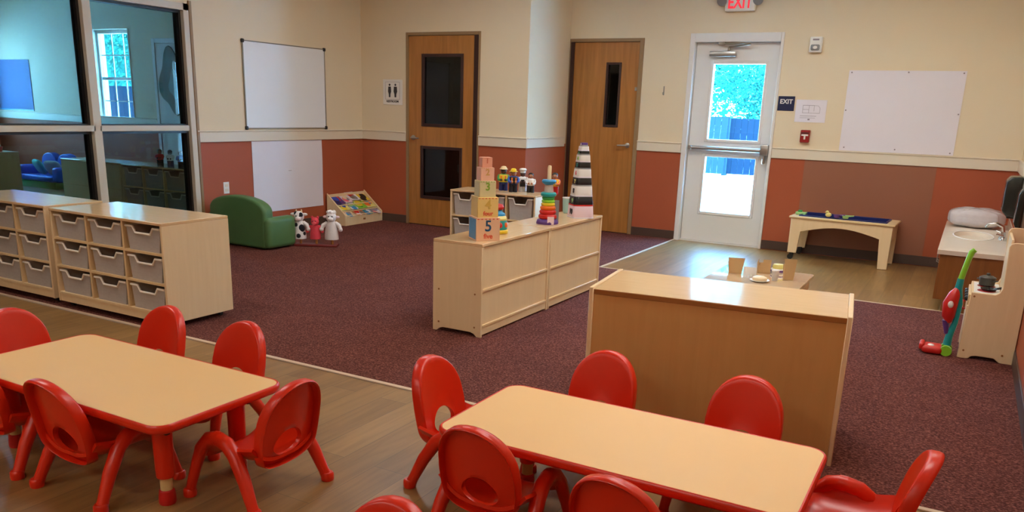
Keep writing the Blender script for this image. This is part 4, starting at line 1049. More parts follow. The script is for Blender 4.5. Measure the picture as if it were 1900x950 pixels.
# counter slab with an oval basin cut
def counter():
    b = bmesh.new(); N = 48; z1, z0 = chh + 0.033, chh
    cx, cy, rx, ry = 0.21, 1.07, 0.15, 0.32
    x0, x1, y0, y1 = -0.02, cw, -0.02, cl_
    inner, outer, inb = [], [], []
    for k in range(N):
        a = 2 * PI * k / N; dx, dy = math.cos(a), math.sin(a)
        inner.append(b.verts.new((cx + rx * dx, cy + ry * dy, z1)))
        t_ = min([(x1 - cx) / dx if dx > 1e-6 else 9, (x0 - cx) / dx if dx < -1e-6 else 9, (y1 - cy) / dy if dy > 1e-6 else 9, (y0 - cy) / dy if dy < -1e-6 else 9])
        outer.append((cx + dx * t_, cy + dy * t_))
    # insert exact corners by snapping nearest samples
    for X in (x0, x1):
        for Y in (y0, y1):
            j = min(range(N), key=lambda q: (outer[q][0] - X) ** 2 + (outer[q][1] - Y) ** 2); outer[j] = (X, Y)
    ov = [b.verts.new((x, y, z1)) for x, y in outer]; od = [b.verts.new((x, y, z0)) for x, y in outer]
    rings = [inner]
    for f, dz in ((0.96, 0.006), (0.9, 0.03), (0.78, 0.07), (0.55, 0.095), (0.25, 0.102), (0.08, 0.105)):
        rings.append([b.verts.new((cx + rx * f * math.cos(2 * PI * k / N), cy + ry * f * math.sin(2 * PI * k / N), z1 - dz)) for k in range(N)])
    for k in range(N):
        q = (k + 1) % N
        b.faces.new((inner[k], inner[q], ov[q], ov[k])); b.faces.new((ov[k], ov[q], od[q], od[k]))
        for A, B in zip(rings, rings[1:]): b.faces.new((A[k], B[k], B[q], A[q]))
    b.faces.new(rings[-1]); b.faces.new(od[::-1])
    bmesh.ops.recalc_face_normals(b, faces=b.faces[:])
    m = MB(); m._merge(b)
    return m
co = counter().build('countertop', 'counter', t)
rg = MB(); n = 40; rg.tube([(0.21 + 0.152 * math.cos(2 * PI * k / n), 1.07 + 0.322 * math.sin(2 * PI * k / n), chh + 0.034) for k in range(n + 1)], 0.005, 8, cap=False); rg.build('basin_rim', 'white', co)
MB().box(cw - 0.012, cw - 0.001, -0.018, cl_, chh + 0.033, chh + 0.10, 0.002).build('backsplash', 'counter', t)
f = MB(); fx, fy, fz = 0.42, 1.0, chh + 0.033
f.lathe([(0.03, 0), (0.028, 0.012), (0.02, 0.02), (0.018, 0.06)], (fx, fy, fz), 18)
f.tube([(fx, fy, fz + 0.05), (fx - 0.01, fy, fz + 0.10), (fx - 0.06, fy, fz + 0.125), (fx - 0.12, fy, fz + 0.11), (fx - 0.128, fy, fz + 0.085)], [0.015, 0.0145, 0.0135, 0.013, 0.012], 12)
fa = thing('sink_faucet', 'chrome faucet at the back of the cream sink counter', 'faucet', (SX0, SY0, 0.001))
f.build('spout', 'chrome', fa)
for s in (-1, 1):
    m = MB(); m.lathe([(0.022, 0), (0.02, 0.02), (0.014, 0.03)], (fx, fy + s * 0.1, fz), 16); m.tube([(fx, fy + s * 0.1, fz + 0.034), (fx - 0.05, fy + s * 0.125, fz + 0.05)], [0.009, 0.007], 10); m.build('tap_lever', 'chrome', fa)

# filled clear bag lying at the far end of the counter
t = thing('clear_bag', 'bulging clear plastic bag of white linens on the far end of the sink counter', 'bag', (6.63, 0.62, chh + 0.034))
def bagsurf(u, v, k=1.0):
    a = 2 * PI * u; b = PI * (v - 0.5)
    w = 1 + 0.05 * math.sin(5 * a + 3 * v) + 0.05 * math.sin(9 * a + 7 * v)
    e = 0.55
    ca, sa = math.cos(a), math.sin(a); cb, sb = math.cos(b), math.sin(b)
    p = lambda q: math.copysign(abs(q) ** e, q)
    return Vector((0.225 * k * p(ca) * abs(cb) ** e * w, 0.19 * k * p(sa) * abs(cb) ** e * w, 0.088 * k + 0.086 * k * p(sb) * (1 + 0.06 * math.sin(7 * a) - 0.12 * abs(ca))))
m = MB(); m.grid(lambda u, v: bagsurf(u, v, 0.9), 60, 24); m.build('folded_linen', 'paper', t, 70)
m = MB(); m.grid(lambda u, v: bagsurf(u, v, 1.0), 60, 24); m.build('plastic_film', 'bagfilm', t, 70)

# smoky dispensers on the right wall above the sink
def dispenser(label, y, z0, z1, d, w):
    t = thing('towel_dispenser', label, 'dispenser', (XR, y, z0)); hgt = z1 - z0
    MB().box(-0.03, -0.027 + 0.026, -w / 2, w / 2, 0, hgt, 0.008).build('back_plate', 'alu', t)
    out = [(-0.03, 0.0), (-d * 0.75, 0.01), (-d, 0.05), (-d, hgt - 0.04), (-d * 0.8, hgt - 0.004), (-0.03, hgt)]
    MB().prism([(u, v) for u, v in out], -w / 2, w / 2, 'y', 0.012).build('cover', 'smoke', t, 50)
    MB().box(-d * 0.7, -d * 0.3, -w * 0.42, w * 0.42, -0.006, 0.004, 0.003).build('paper_slot', 'black', t)
dispenser('smoky dark towel dispenser on the right wall, farther one above the sink', -0.42, 0.685, 1.0, 0.14, 0.26)
dispenser('smoky dark dispenser on the right wall, nearer one by the picture edge', -1.15, 0.66, 0.955, 0.075, 0.17)

# ------------------------------------------------------------------ toy stove, pot and toy vacuum
KX0, KX1, KY0, KY1 = 6.622, XR - 0.004, -2.49, -2.07
t = thing('toy_stove', 'maple play kitchen stove with stepped side panel at the right picture edge', 'play kitchen', (KX0, KY0, 0.006))
D = KX1 - KX0
def stove_side(zt):
    pts = [(0.0, 0), (0.06, 0), (0.075, 0.018), (0.1, 0.024), (D - 0.1, 0.024), (D - 0.07, 0.0), (D, 0.0), (D, zt), (0.195, zt)]
    pts += [(0.172, zt - 0.007), (0.163, zt - 0.027), (0.172, 0.45), (0.16, 0.42), (0.14, 0.408), (0.016, 0.408)]
    return pts
Lk = KY1 - KY0
for y in (0, Lk - 0.018):
    o = MB().prism(stove_side(0.72 if y == 0 else 0.765), y, y + 0.018, 'y', 0.003).build('side_panel', 'maple', t)
    for xx, zz in ((0.03, 0.05), (D - 0.06, 0.05), (0.035, 0.385)): MB().lathe([(0.006, 0), (0.006, 0.002)], seg=10, mtx=Matrix.Translation((xx, y, zz)) @ Matrix.Rotation(R(90), 4, 'X')).build('screw_cap', 'amber_edge', o)
MB().box(0.016, 0.17, 0.018, Lk - 0.018, 0.388, 0.404, 0.002).build('hob_top', 'maple_edge', t)
MB().box(0.17, 0.184, 0.018, Lk - 0.018, 0.404, 0.735, 0.002).build('splash_panel', 'maple', t)
d = MB().box(0.004, 0.018, 0.022, Lk - 0.022, 0.04, 0.32, 0.002).build('oven_door', 'maple', t)
MB().tube([(0.0, 0.08, 0.29), (-0.018, 0.08, 0.29), (-0.018, Lk - 0.08, 0.29), (0.0, Lk - 0.08, 0.29)], 0.006, 8).build('door_handle', 'redtoy', d)
cpn = MB().box(0.004, 0.018, 0.022, Lk - 0.022, 0.325, 0.388, 0.002).build('control_panel', 'maple_edge', t)
for k in range(4): MB().lathe([(0.016, 0), (0.016, 0.012), (0.01, 0.018)], seg=14, mtx=Matrix.Translation((0.004, 0.06 + k * 0.09, 0.358)) @ Matrix.Rotation(R(-90), 4, 'Y')).build('knob', 'black', cpn)
MB().box(0.028, 0.165, 0.03, Lk - 0.03, 0.4045, 0.408, 0.001).build('burner_plate', 'white', t)
for yy in (0.1, 0.27): MB().lathe([(0.048, 0), (0.05, 0.002), (0.046, 0.004)], (0.095, yy, 0.408), 24).build('burner_ring', 'alarmred', t)
t = thing('toy_pot', 'dark lidded toy pot on the hob of the play stove', 'pot', (KX0 + 0.095, KY0 + 0.265, 0.4185), R(-35))
MB().lathe([(0.036, 0), (0.043, 0.006), (0.045, 0.045), (0.047, 0.048)], seg=26).build('pot_body', 'pot', t)
l = MB().lathe([(0.047, 0.048), (0.046, 0.053), (0.03, 0.062), (0.008, 0.066)], seg=26).build('lid', 'pot', t)
MB().lathe([(0.006, 0.064), (0.012, 0.072), (0.01, 0.078), (0.004, 0.08)], seg=14).build('lid_knob', 'pot', l)
for s in (-1, 1): MB().tube([(s * 0.044, -0.014, 0.036), (s * 0.058, -0.012, 0.037), (s * 0.058, 0.012, 0.037), (s * 0.044, 0.014, 0.036)], 0.004, 8).build('pot_handle', 'pot', t)
t = thing('toy_frying_pan', 'black toy frying pan on the near burner of the play stove', 'pan', (KX0 + 0.105, KY0 + 0.1, 0.4185), R(20))
MB().lathe([(0.036, 0), (0.046, 0.014), (0.043, 0.014), (0.034, 0.003), (0.005, 0.003)], seg=24).build('pan_body', 'blackglossy', t)
MB().tube([(0.044, 0, 0.012), (0.06, 0, 0.016), (0.1, 0.0, 0.024)], [0.006, 0.007, 0.006], 10).build('handle', 'black', t)

t = thing('toy_vacuum', 'green, teal and red toy vacuum cleaner leaning beside the play stove', 'toy vacuum', (6.56, -2.45, 0.006), 0)
m = MB(); m.tube([(0.012, 0, 0.47), (0.02, 0, 0.52), (0.034, 0, 0.6), (0.044, 0, 0.64), (0.058, 0, 0.655)], [0.017, 0.0165, 0.0165, 0.0175, 0.015], 14); m.build('handle', 'lime', t)
m = MB(); m.tube([(0.0, 0, 0.06), (0.004, 0, 0.12), (0.022, 0, 0.2), (0.03, 0, 0.32), (0.008, 0, 0.41), (0.012, 0, 0.475)], [0.024, 0.021, 0.016, 0.016, 0.022, 0.0185], 14); m.build('body_tube', 'teal', t)
m = MB(); m.tube([(-0.012, -0.01, 0.2), (-0.02, -0.012, 0.24), (-0.02, -0.012, 0.32), (-0.006, -0.01, 0.38), (0.004, -0.006, 0.415)], [0.014, 0.036, 0.042, 0.032, 0.014], 18); c_ = m.build('dust_canister', 'redtoy', t)
MB().ball((-0.018, -0.05, 0.32), 0.016, 0.008, 0.022, 12).build('clear_window', 'white', c_)
m = MB(); m.tube([(-0.03, -0.01, 0.215), (-0.014, -0.005, 0.13)], [0.02, 0.012], 12); m.build('canister_neck', 'purple', t)
m = MB(); m.box(-0.135, -0.02, -0.075, 0.06, 0.004, 0.05, 0.02, 4); m.box(-0.15, -0.12, -0.065, 0.05, 0.02, 0.062, 0.012, 3); hd = m.build('floor_head', 'redtoy', t, 60)
MB().ball((-0.085, -0.03, 0.05), 0.02, 0.02, 0.008, 12).build('clear_window', 'white', hd)
for y in (-0.05, 0.035): MB().cyl((0.0, y - 0.012, 0.032), (0.0, y + 0.012, 0.032), 0.032, seg=22).build('wheel', 'lime', t)

# ------------------------------------------------------------------ low play table with boxes behind the amber cabinet
TX0, TX1, TY0, TY1, TZ = 5.03, 5.66, -2.62, -1.885, 0.30
t = thing('play_table', 'low glossy wood play table behind the amber cabinet, carrying toy food boxes', 'table', ((TX0 + TX1) / 2, (TY0 + TY1) / 2, 0.006))
a, b = (TX1 - TX0) / 2, (TY1 - TY0) / 2
MB().prism(rrect(-a, a, -b, b, 0.02, 4), TZ - 0.03, TZ - 0.006, 'z', 0.003).build('tabletop', mat('glossy_pale_wood', (226, 196, 160), 0.06, var=0.05, stretch=(2, 12, 2), spec=0.9, coat=1.0), t)
for s in (-1, 1):
    MB().box(s * (a - 0.03) - 0.009, s * (a - 0.03) + 0.009, -b + 0.05, b - 0.05, TZ - 0.1, TZ - 0.03).build('apron', 'maple', t)
    for q in (-1, 1): MB().box(s * (a - 0.05) - 0.022, s * (a - 0.05) + 0.022, q * (b - 0.05) - 0.022, q * (b - 0.05) + 0.022, 0, TZ - 0.03, 0.004).build('leg', 'maple', t)
def carton(label, x, y, rz, w0, w1, h, stepped=False):
    t = thing('toy_food_carton', label, 'toy carton', (x, y, TZ + 0.0005), rz, 'toy food cartons on the play table')
    z1 = h
    m = MB(); d0, d1 = w0 * 0.55, w1 * 0.55; th = 0.003
    back = [(-w0 / 2, 0), (w0 / 2, 0), (w1 / 2, z1), (-w1 / 2, z1)]
    if stepped: back = [(-w0 / 2, 0), (w0 / 2, 0), (w1 / 2, z1), (-0.01, z1), (-0.012, z1 * 0.8), (-w1 / 2 + 0.02, z1 * 0.78), (-w1 / 2 + 0.015, z1 * 0.55), (-w0 / 2 - 0.004, z1 * 0.55)]
    m.prism(back, -d0 / 2 - th, -d0 / 2, 'y')
    m.prism([(-w0 / 2, 0), (w0 / 2, 0), (w0 / 2 + (w1 - w0) * 0.35, z1 * 0.7), (-w0 / 2 - (w1 - w0) * 0.35, z1 * 0.7)], d0 / 2, d0 / 2 + th, 'y')
    for s in (-1, 1): m.prism([(-d0 / 2, 0), (d0 / 2, 0), (d0 / 2, z1 * 0.7), (-d0 / 2, z1)], s * w0 / 2 - th / 2, s * w0 / 2 + th / 2, 'x')
    m.box(-w0 / 2, w0 / 2, -d0 / 2, d0 / 2, 0, th); m.build('carton_body', 'tancard', t)
    MB().prism([(-w0 * 0.44, 0.004), (w0 * 0.44, 0.004), (w1 * 0.46, z1 * 0.9 if not stepped else z1 * 0.5), (-w1 * 0.46 if not stepped else -w0 * 0.44, z1 * 0.9 if not stepped else z1 * 0.5)], -d0 / 2 - th - 0.001, -d0 / 2 - th + 0.0005, 'y').build('printed_face', 'tancard', t)
carton('tan tapered toy carton at the left of the play table', 5.165, -2.19, R(20), 0.085, 0.115, 0.112)
carton('tan stepped toy carton in the middle of the play table', 5.335, -2.06, R(20), 0.085, 0.09, 0.1, True)
carton('tan narrow toy carton at the right of the play table', 5.535, -2.2, R(24), 0.062, 0.085, 0.145)
t = thing('toy_plate', 'pale toy plate with a flat bun beside the middle carton', 'plate', (5.385, -2.40, TZ + 0.0005))
MB().lathe([(0.035, 0), (0.062, 0.008), (0.066, 0.012), (0.06, 0.012), (0.03, 0.004), (0.004, 0.004)], seg=28).build('plate_body', 'white', t)
m = MB().lathe([(0.046, 0.008), (0.05, 0.014), (0.048, 0.028), (0.03, 0.036), (0.004, 0.038)], seg=24).build('bun', 'woodlight', t)
t = thing('toy_cake', 'small pale yellow toy cake behind the middle carton', 'toy food', (5.425, -2.0, TZ + 0.0005))
MB().lathe([(0.05, 0), (0.052, 0.004), (0.05, 0.03), (0.046, 0.034)], seg=24).build('cake_base', 'white', t)
MB().lathe([(0.04, 0.034), (0.042, 0.05), (0.034, 0.064), (0.004, 0.066)], seg=24).build('icing', 'paleyellow', t)
MB().lathe([(0.0525, 0.012), (0.0535, 0.018), (0.0525, 0.024)], seg=24).build('band', 'purple', t)
t = thing('toy_tumbler', 'clear little tumbler between the middle and right cartons', 'cup', (5.465, -2.3, TZ + 0.0005))
MB().lathe([(0.018, 0), (0.02, 0.003), (0.026, 0.07), (0.024, 0.07), (0.018, 0.005), (0.003, 0.004)], seg=20).build('cup_body', 'bin', t)
MB().lathe([(0.0265, 0.066), (0.0275, 0.07), (0.0265, 0.073)], seg=20).build('rim', 'white', t)
t = thing('toy_drum', 'round teal and red toy on the floor behind the right end of the amber cabinet', 'toy', (5.765, -2.62, 0.006))
MB().lathe([(0.06, 0), (0.095, 0.04), (0.108, 0.10), (0.10, 0.17), (0.07, 0.225), (0.03, 0.245), (0.006, 0.25)], seg=28).build('round_body', 'grey', t, 60)
for k, mm in enumerate(('teal', 'redtoy', 'palepink', 'teal', 'cyan', 'redtoy')):
    a = 2 * PI * k / 6 - 1.2; MB().ball((0.082 * math.cos(a), 0.082 * math.sin(a), 0.175), 0.038, 0.038, 0.036, 12).build('picture_panel', mm, t, 60)
t = thing('toy_wedge', 'small brown wooden wedge peeking over the amber cabinet', 'toy block', (4.985, -3.35, 0.006))
MB().prism([(-0.05, 0), (0.05, 0), (0.05, 0.36), (0.0, 0.425), (-0.05, 0.36)], -0.03, 0.03, 'y', 0.004).build('wedge_body', 'doorwood', t)
MB().box(-0.052, 0.052, -0.034, 0.034, 0.3, 0.33, 0.003).build('band', 'maple_edge', t)

# ------------------------------------------------------------------ dim room behind the glazed partition
WX0, WX1, WZ0, WZ1 = -5.07, -4.2, 0.955, 2.30
wall_band('wall_other_back', [(-9.2, WX0, 0, 0.2, 0, H), (WX1, -0.12, 0, 0.2, 0, H), (WX0, WX1, 0, 0.2, 0, WZ0), (WX0, WX1, 0, 0.2, WZ1, H)])
wall_band('wall_other_left', [(-7.9, -7.7, -10.2, -1.5, 0, H), (-7.9, -7.7, -0.3, 0.2, 0, H), (-7.9, -7.7, -1.5, -0.3, 0, 0.9), (-7.9, -7.7, -1.5, -0.3, 2.35, H)])
mk_rail('trim_10', 'x', -7.7, -3.72, 0.0)
mk_rail('trim_11', 'x', -2.78, -0.12, 0.0)
fr = MB(); fw = 0.05
fr.box(WX0, WX0 + fw, 0.1, 0.2, WZ0, WZ1); fr.box(WX1 - fw, WX1, 0.1, 0.2, WZ0, WZ1); fr.box(WX0 + fw, WX1 - fw, 0.1, 0.2, WZ0, WZ0 + fw); fr.box(WX0 + fw, WX1 - fw, 0.1, 0.2, WZ1 - fw, WZ1); fr.box(WX0 + fw, WX1 - fw, 0.11, 0.19, 1.60, 1.64)
fr.box(WX0, WX0 + 0.012, -0.006, 0.1, WZ0, WZ1); fr.box(WX1 - 0.012, WX1, -0.006, 0.1, WZ0, WZ1); fr.box(WX0, WX1, -0.02, 0.1, WZ0 - 0.02, WZ0)
w2 = struct(fr.build('window_2', 'white_door'))
g = MB()
for k in (1, 2): g.box(WX0 + fw + k * (WX1 - WX0 - 2 * fw) / 3 - 0.008, WX0 + fw + k * (WX1 - WX0 - 2 * fw) / 3 + 0.008, 0.13, 0.145, WZ0 + fw, WZ1 - fw)
for zz in (1.3, 1.95): g.box(WX0 + fw, WX1 - fw, 0.13, 0.145, zz - 0.008, zz + 0.008)
g.build('muntin_grid', 'white_door', w2)
MB().box(WX0 + fw, WX1 - fw, 0.148, 0.153, WZ0 + fw, WZ1 - fw).build('glass_pane', 'glass', w2)
w3 = struct(MB().box(-7.85, -7.75, -1.5, -1.44, 0.9, 2.35).box(-7.85, -7.75, -0.36, -0.3, 0.9, 2.35).box(-7.85, -7.75, -0.93, -0.87, 0.9, 2.35).box(-7.85, -7.75, -1.5, -0.3, 0.9, 0.95).box(-7.85, -7.75, -1.5, -0.3, 2.3, 2.35).build('added_window', 'white_door'))  # unseen window, added to brighten the far wall from the left
MB().box(-7.81, -7.805, -1.44, -0.36, 0.95, 2.3).build('glass_pane', 'glass', w3)
# white door and paper cutout
d4 = MB(); d4.box(-3.70, -3.64, -0.02, -0.001, 0, 2.16, 0.003); d4.box(-2.84, -2.78, -0.02, -0.001, 0, 2.16, 0.003); d4.box(-3.64, -2.84, -0.02, -0.001, 2.10, 2.16, 0.003)
d4o = struct(d4.build('door_4', 'white_door'))
MB().box(-3.635, -2.845, -0.014, -0.001, 0.01, 2.095, 0.003).build('door_leaf', 'white_door', d4o)
t = thing('paper_cutout', 'dark green rounded paper cutout on the white door behind the glass', 'wall decoration', (-3.30, -0.016, 1.6))
m = MB()
pts = []
for k in range(40):
    a = 2 * PI * k / 40; r = 0.36 + 0.05 * math.sin(4 * a + 0.6); pts.append((0.72 * r * math.cos(a), 1.15 * r * math.sin(a)))
m.prism(pts, -0.02, 0.002, 'y', 0.004); m.build('leaf_shape', 'decal', t)
m = MB(); m.prism([(u * 0.45 + 0.05, v * 0.45 - 0.05) for u, v in pts], -0.028, -0.019, 'y', 0.003); m.build('glare_shape', mat('painted_glare', (90, 150, 150), 0.7), t)  # glare on the cutout, painted as a paler inner shape
t = thing('wall_poster', 'large plain blue poster on the far wall behind the left glass pane', 'poster', (-7.12, 0.0, 1.10))
MB().box(-0.48, 0.48, -0.008, 0, 0, 0.78, 0.002).build('sheet', 'bluepaper', t)
MB().box(-0.48, 0.48, -0.0095, -0.007, 0.0, 0.02).build('lower_edge', 'cyan', t)
# storage units seen through the glass
make_cubby('cubby unit of clear bins seen through the glass, right one', -1.76, -1.65, 1.12, 0.42, 0.6, 3, 2, 0, 'the cubby unit behind the glass')
t = thing('low_cabinet', 'plain backed low cabinet seen through the glass, left of the bins', 'cabinet', (-2.93, -1.44, 0.001))
for s in (-1, 1): MB().box(s * 0.56 - 0.01, s * 0.56 + 0.01, -0.2, 0.2, 0, 0.575, 0.002).build('side_panel', 'maple', t)
MB().box(-0.57, 0.57, -0.205, 0.2, 0.575, 0.597, 0.003).build('top_panel', 'maple_top', t)
MB().box(-0.55, 0.55, -0.2, -0.19, 0.02, 0.575).build('back_panel', 'maple', t)
MB().box(-0.55, 0.55, -0.205, -0.19, 0.28, 0.295, 0.002).build('rail', 'maple_edge', t)
for k, (x, sh, tr_, hr) in enumerate(((-1.80, 'redtoy', 'plush_b', 'hair'), (-1.62, 'white', 'darkblue', 'hair'), (-1.44, 'blue', 'black', 'skin_m'))):
    q = toy_person(('toy figure in red, left one on the cubby unit behind the glass', 'toy figure in white, middle one on the cubby unit behind the glass', 'toy figure in blue, right one on the cubby unit behind the glass')[k], x, -1.5, R(30), 0.2, sh, tr_, 'skin_d', hr, z=0.6005)
    q['group'] = 'toy people behind the glass'
# blue sofa with cushions
t = thing('toddler_sofa', 'blue toddler sofa with green base seen through the left glass pane', 'sofa', (-5.7, -0.42, 0.001))
MB().box(-0.46, 0.46, -0.24, 0.22, 0.0, 0.10, 0.015).build('base', 'green', t)
MB().box(-0.38, 0.38, -0.25, 0.14, 0.10, 0.19, 0.03, 3).build('seat', 'bluefoam', t, 60)
for s in (-1, 1):
    MB().box(s * 0.43 - 0.07, s * 0.43 + 0.07, -0.23, 0.2, 0.1, 0.32, 0.04, 3).build('arm', 'bluefoam', t, 60)
    MB().prism(arch_outline(0.19, 0.15, 0.34, 0.5, 14), 0.1, 0.22, 'y', 0.02).build('back_cushion', 'bluefoam', t, 60).location = (s * 0.2, 0, 0)
def cushion(label, x, y, z, rz, mm):
    t = thing('cushion', label, 'cushion', (x, y, z), rz, 'cushions on the blue sofa'); t.rotation_euler = (R(-62), 0, rz)
    pw = lambda q: math.copysign(abs(q) ** 0.5, q)
    MB().grid(lambda u, v: Vector((0.15 * pw(math.cos(2 * PI * u)) * math.cos(PI * (v - .5)) ** 0.5 if abs(v - .5) < .4999 else 0, 0.12 * pw(math.sin(2 * PI * u)) * math.cos(PI * (v - .5)) ** 0.5 if abs(v - .5) < .4999 else 0, 0.045 * math.sin(PI * (v - .5)))), 32, 12).build('cover', mm, t, 70)
cushion('teal cushion at the left of the blue sofa', -5.86, -0.5, 0.30, R(-15), 'cushion_t')
cushion('grey cushion at the right of the blue sofa', -5.5, -0.5, 0.30, R(12), 'cushion_g')
# open shelf at the far left behind the glass
t = thing('open_shelf', 'open wooden shelf at the left picture edge behind the glass', 'shelf unit', (-4.0, -2.45, 0.001))
for x in (-0.52, 0.52): MB().box(x - 0.01, x + 0.01, 0, 0.28, 0, 0.69, 0.002).build('side_panel', 'maple', t)
for z in (0.05, 0.44, 0.67): MB().box(-0.51, 0.51, 0, 0.28, z, z + 0.02, 0.002).build('shelf', 'maple_edge', t)
MB().box(-0.51, 0.51, 0.27, 0.28, 0.07, 0.67).build('back_panel', 'maple', t)
for k, (x, mm) in enumerate(((-3.62, 'redtoy'), (-3.78, 'orange'))):
    t = thing('toy_bucket', ('red toy bucket on the open shelf behind the glass', 'orange toy bucket left of the red one behind the glass')[k], 'toy bucket', (x, -2.31, 0.6915), 0, 'toy buckets behind the glass')
    MB().lathe([(0.03, 0), (0.042, 0.06), (0.039, 0.06), (0.028, 0.004), (0.004, 0.004)], seg=20).build('bucket_body', mm, t); MB().tube([(0.041 * math.cos(PI * q / 10), 0, 0.058 + 0.03 * math.sin(PI * q / 10)) for q in range(11)], 0.003, 8).build('handle', 'white', t)

# ------------------------------------------------------------------ outdoors
struct(MB().box(-40, 40, 0.2 + 2.9, 45, -0.1, -0.03).build('ground_yard', 'concrete'))
struct(MB().box(XR - 3.6, XR + 33, YD + 0.15, 3.1, -0.1, -0.03).build('ground_walk', 'concrete'))
struct(MB().box(-40, -0.13, 0.21, 3.1, -0.1, -0.03).build('ground_bed', 'concrete'))
struct(MB().box(-40, -9.21, -12, 0.21, -0.1, -0.03).build('ground_side', 'concrete'))
def fence(label, p0, p1, h, mm, n):
    P0, P1 = Vector(p0), Vector(p1); d = P1 - P0; L = d.length
    t = thing('yard_fence', label, 'fence', p0, math.atan2(d.y, d.x))
    m = MB(); w = L / n
    for k in range(n): m.box(k * w + 0.0015, (k + 1) * w - 0.0015, -0.012, 0.012, 0.04, h, 0.004)
    m.build('board_panel', mm, t)
    for z in (0.25, h - 0.2): MB().box(0, L, 0.012, 0.05, z, z + 0.09).build('rail', mm, t)
    k = 0
    while k <= L + 0.01: MB().box(k - 0.05, k + 0.05, 0.05, 0.15, 0, h + 0.005, 0.006).build('post', mm, t); k += L / max(2, round(L / 2.4))
fence('solid blue-grey board fence across the yard beyond the exit door', (1.22, 12.36, -0.03), (9.5, 12.9, -0.03), 1.37, 'fence', 54)
fence('paler board fence in the yard, left part beyond the exit door', (-6.4, 11.4, -0.03), (1.24, 12.2, -0.03), 1.40, 'fence_l', 50)
fence('blue board fence outside the window of the room behind the glass', (-16, 4.2, -0.03), (-6.6, 4.2, -0.03), 1.62, 'fence', 60)
def leaf_mesh(n, seed):
    rnd = random.Random(seed); b = bmesh.new()
    for k in range(n):
        while True:
            p = Vector((rnd.uniform(-1, 1), rnd.uniform(-1, 1), rnd.uniform(-1, 1)))
            if 0.2 < p.length < 1: break
        p *= 1 + 0.22 * math.sin(4 * p.x + seed) * math.cos(5 * p.z)
        u = Vector((rnd.gauss(0, 1), rnd.gauss(0, 1), rnd.gauss(0, 1))).normalized(); v = u.orthogonal().normalized(); s = rnd.uniform(0.011, 0.026)
        b.faces.new([b.verts.new(p + u * s * 1.5), b.verts.new(p + v * s), b.verts.new(p - u * s * 1.5), b.verts.new(p - v * s)])
    me = bpy.data.meshes.new('crown'); b.to_mesh(me); b.free(); me.materials.append(M['foliage']); return me
crowns = [leaf_mesh(14000, 1), leaf_mesh(14000, 2), leaf_mesh(14000, 3)]
TREES = [(-2.7, 17.2, 1.95, 2.4, 'broad leafy tree beyond the fence at the left of the exit door view'), (1.5, 17.2, 1.95, 2.5, 'leafy tree beyond the fence, in the middle of the exit door view'), (6.0, 17.5, 1.9, 2.3, 'lower leafy tree beyond the solid fence at the right of the exit door view'),
         (-0.8, 24.0, 3.9, 4.2, 'tall leafy tree standing behind the others beyond the yard fence'),
         (-13.6, 7.6, 2.0, 2.3, 'leafy tree outside the window behind the glass, nearer one'), (-19.4, 11.0, 2.6, 3.0, 'leafy tree outside the window behind the glass, farther one')]
for i, (x, y, r, zc, lb) in enumerate(TREES):
    t = thing('leafy_tree', lb, 'tree', (x, y, -0.05), i * 1.3, 'trees beyond the fences')
    o = bpy.data.objects.new('crown', crowns[i % 3]); C.objects.link(o); o.parent = t; o.location = (0, 0, zc); o.scale = (r, r, r * 0.9)
    MB().tube([(0, 0, 0), (0.05, 0.02, zc * 0.5), (-0.03, 0.05, zc), (0.06, 0, zc + r * 0.5)], [0.2, 0.15, 0.11, 0.04], 10).build('trunk', 'bark', t)

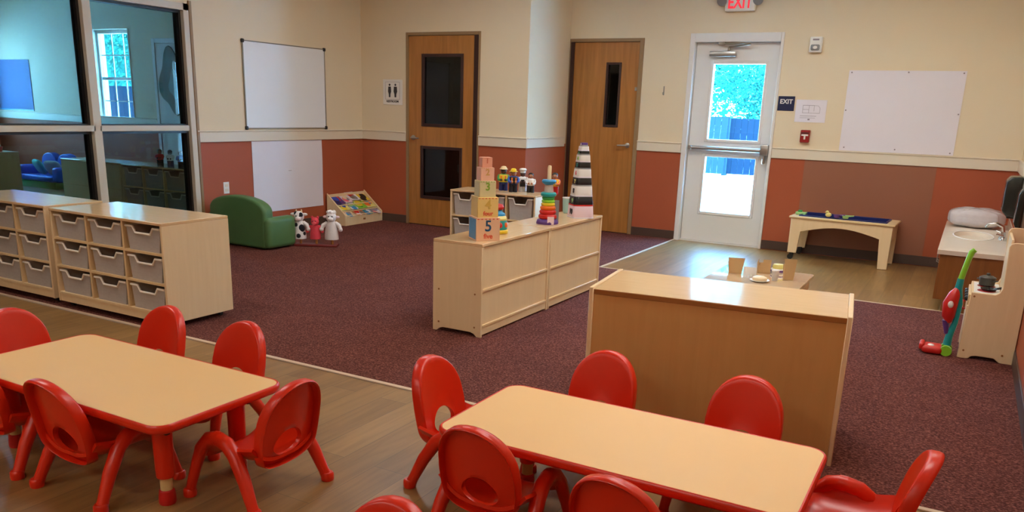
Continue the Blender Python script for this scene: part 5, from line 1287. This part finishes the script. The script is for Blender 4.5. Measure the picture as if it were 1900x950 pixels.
# ------------------------------------------------------------------ light and camera
w = bpy.data.worlds.new('World'); sc.world = w; w.use_nodes = True
nt = w.node_tree; bg = nt.nodes['Background']
tc = nt.nodes.new('ShaderNodeTexCoord'); sp = nt.nodes.new('ShaderNodeSeparateXYZ'); nt.links.new(tc.outputs['Generated'], sp.inputs[0])
rp = nt.nodes.new('ShaderNodeValToRGB'); nt.links.new(sp.outputs['Z'], rp.inputs[0])
rp.color_ramp.elements[0].position = 0.0; rp.color_ramp.elements[0].color = (0.3, 0.66, 1.0, 1)
rp.color_ramp.elements[1].position = 0.6; rp.color_ramp.elements[1].color = (0.14, 0.45, 1.0, 1)
nt.links.new(rp.outputs[0], bg.inputs['Color']); bg.inputs['Strength'].default_value = 52.0
sl_ = bpy.data.lights.new('sun', 'SUN'); sl_.energy = 240.0; sl_.color = (0.27, 0.53, 1.0); sl_.angle = R(1.0)
so = bpy.data.objects.new('sun', sl_); C.objects.link(so); so.location = (0, -5, 12)
so.rotation_euler = Vector((-0.9, 0.2, -1.3)).to_track_quat('-Z', 'Y').to_euler()
M['lamp'].node_tree.nodes['Principled BSDF'].inputs['Emission Strength'].default_value = 12.5

cam = bpy.data.cameras.new('Camera'); co_ = bpy.data.objects.new('Camera', cam); C.objects.link(co_)
r_ = Vector((0.87248558, 0.48754957, 0.03262411)); u_ = Vector((-0.15673724, 0.21599877, 0.96373127)); f_ = Vector((-0.46282, 0.84595505, -0.26487299))
mw = Matrix.Identity(4)
for i in range(3):
    mw[i][0] = r_[i]; mw[i][1] = u_[i]; mw[i][2] = -f_[i]
mw[0][3], mw[1][3], mw[2][3] = 6.5135, -7.9454, 1.3738
co_.matrix_world = mw
cam.sensor_fit = 'HORIZONTAL'; cam.sensor_width = 36.0; cam.lens = 1498.7738 / 1900 * 36
cam.shift_x = 0.0; cam.shift_y = (614.8716 - 475) / 1900
cam.clip_start = 0.05; cam.clip_end = 200
sc.camera = co_
vs = sc.view_settings
sc.display_settings.display_device = 'sRGB'
vs.view_transform = 'Standard'; vs.look = 'None'; vs.exposure = 0.0; vs.gamma = 1.0; vs.use_curve_mapping = False
sc.cycles.max_bounces = 10; sc.cycles.diffuse_bounces = 5; sc.cycles.glossy_bounces = 4; sc.cycles.transparent_max_bounces = 16
sc.cycles.use_denoising = True
sc.cycles.sample_clamp_indirect = 25.0
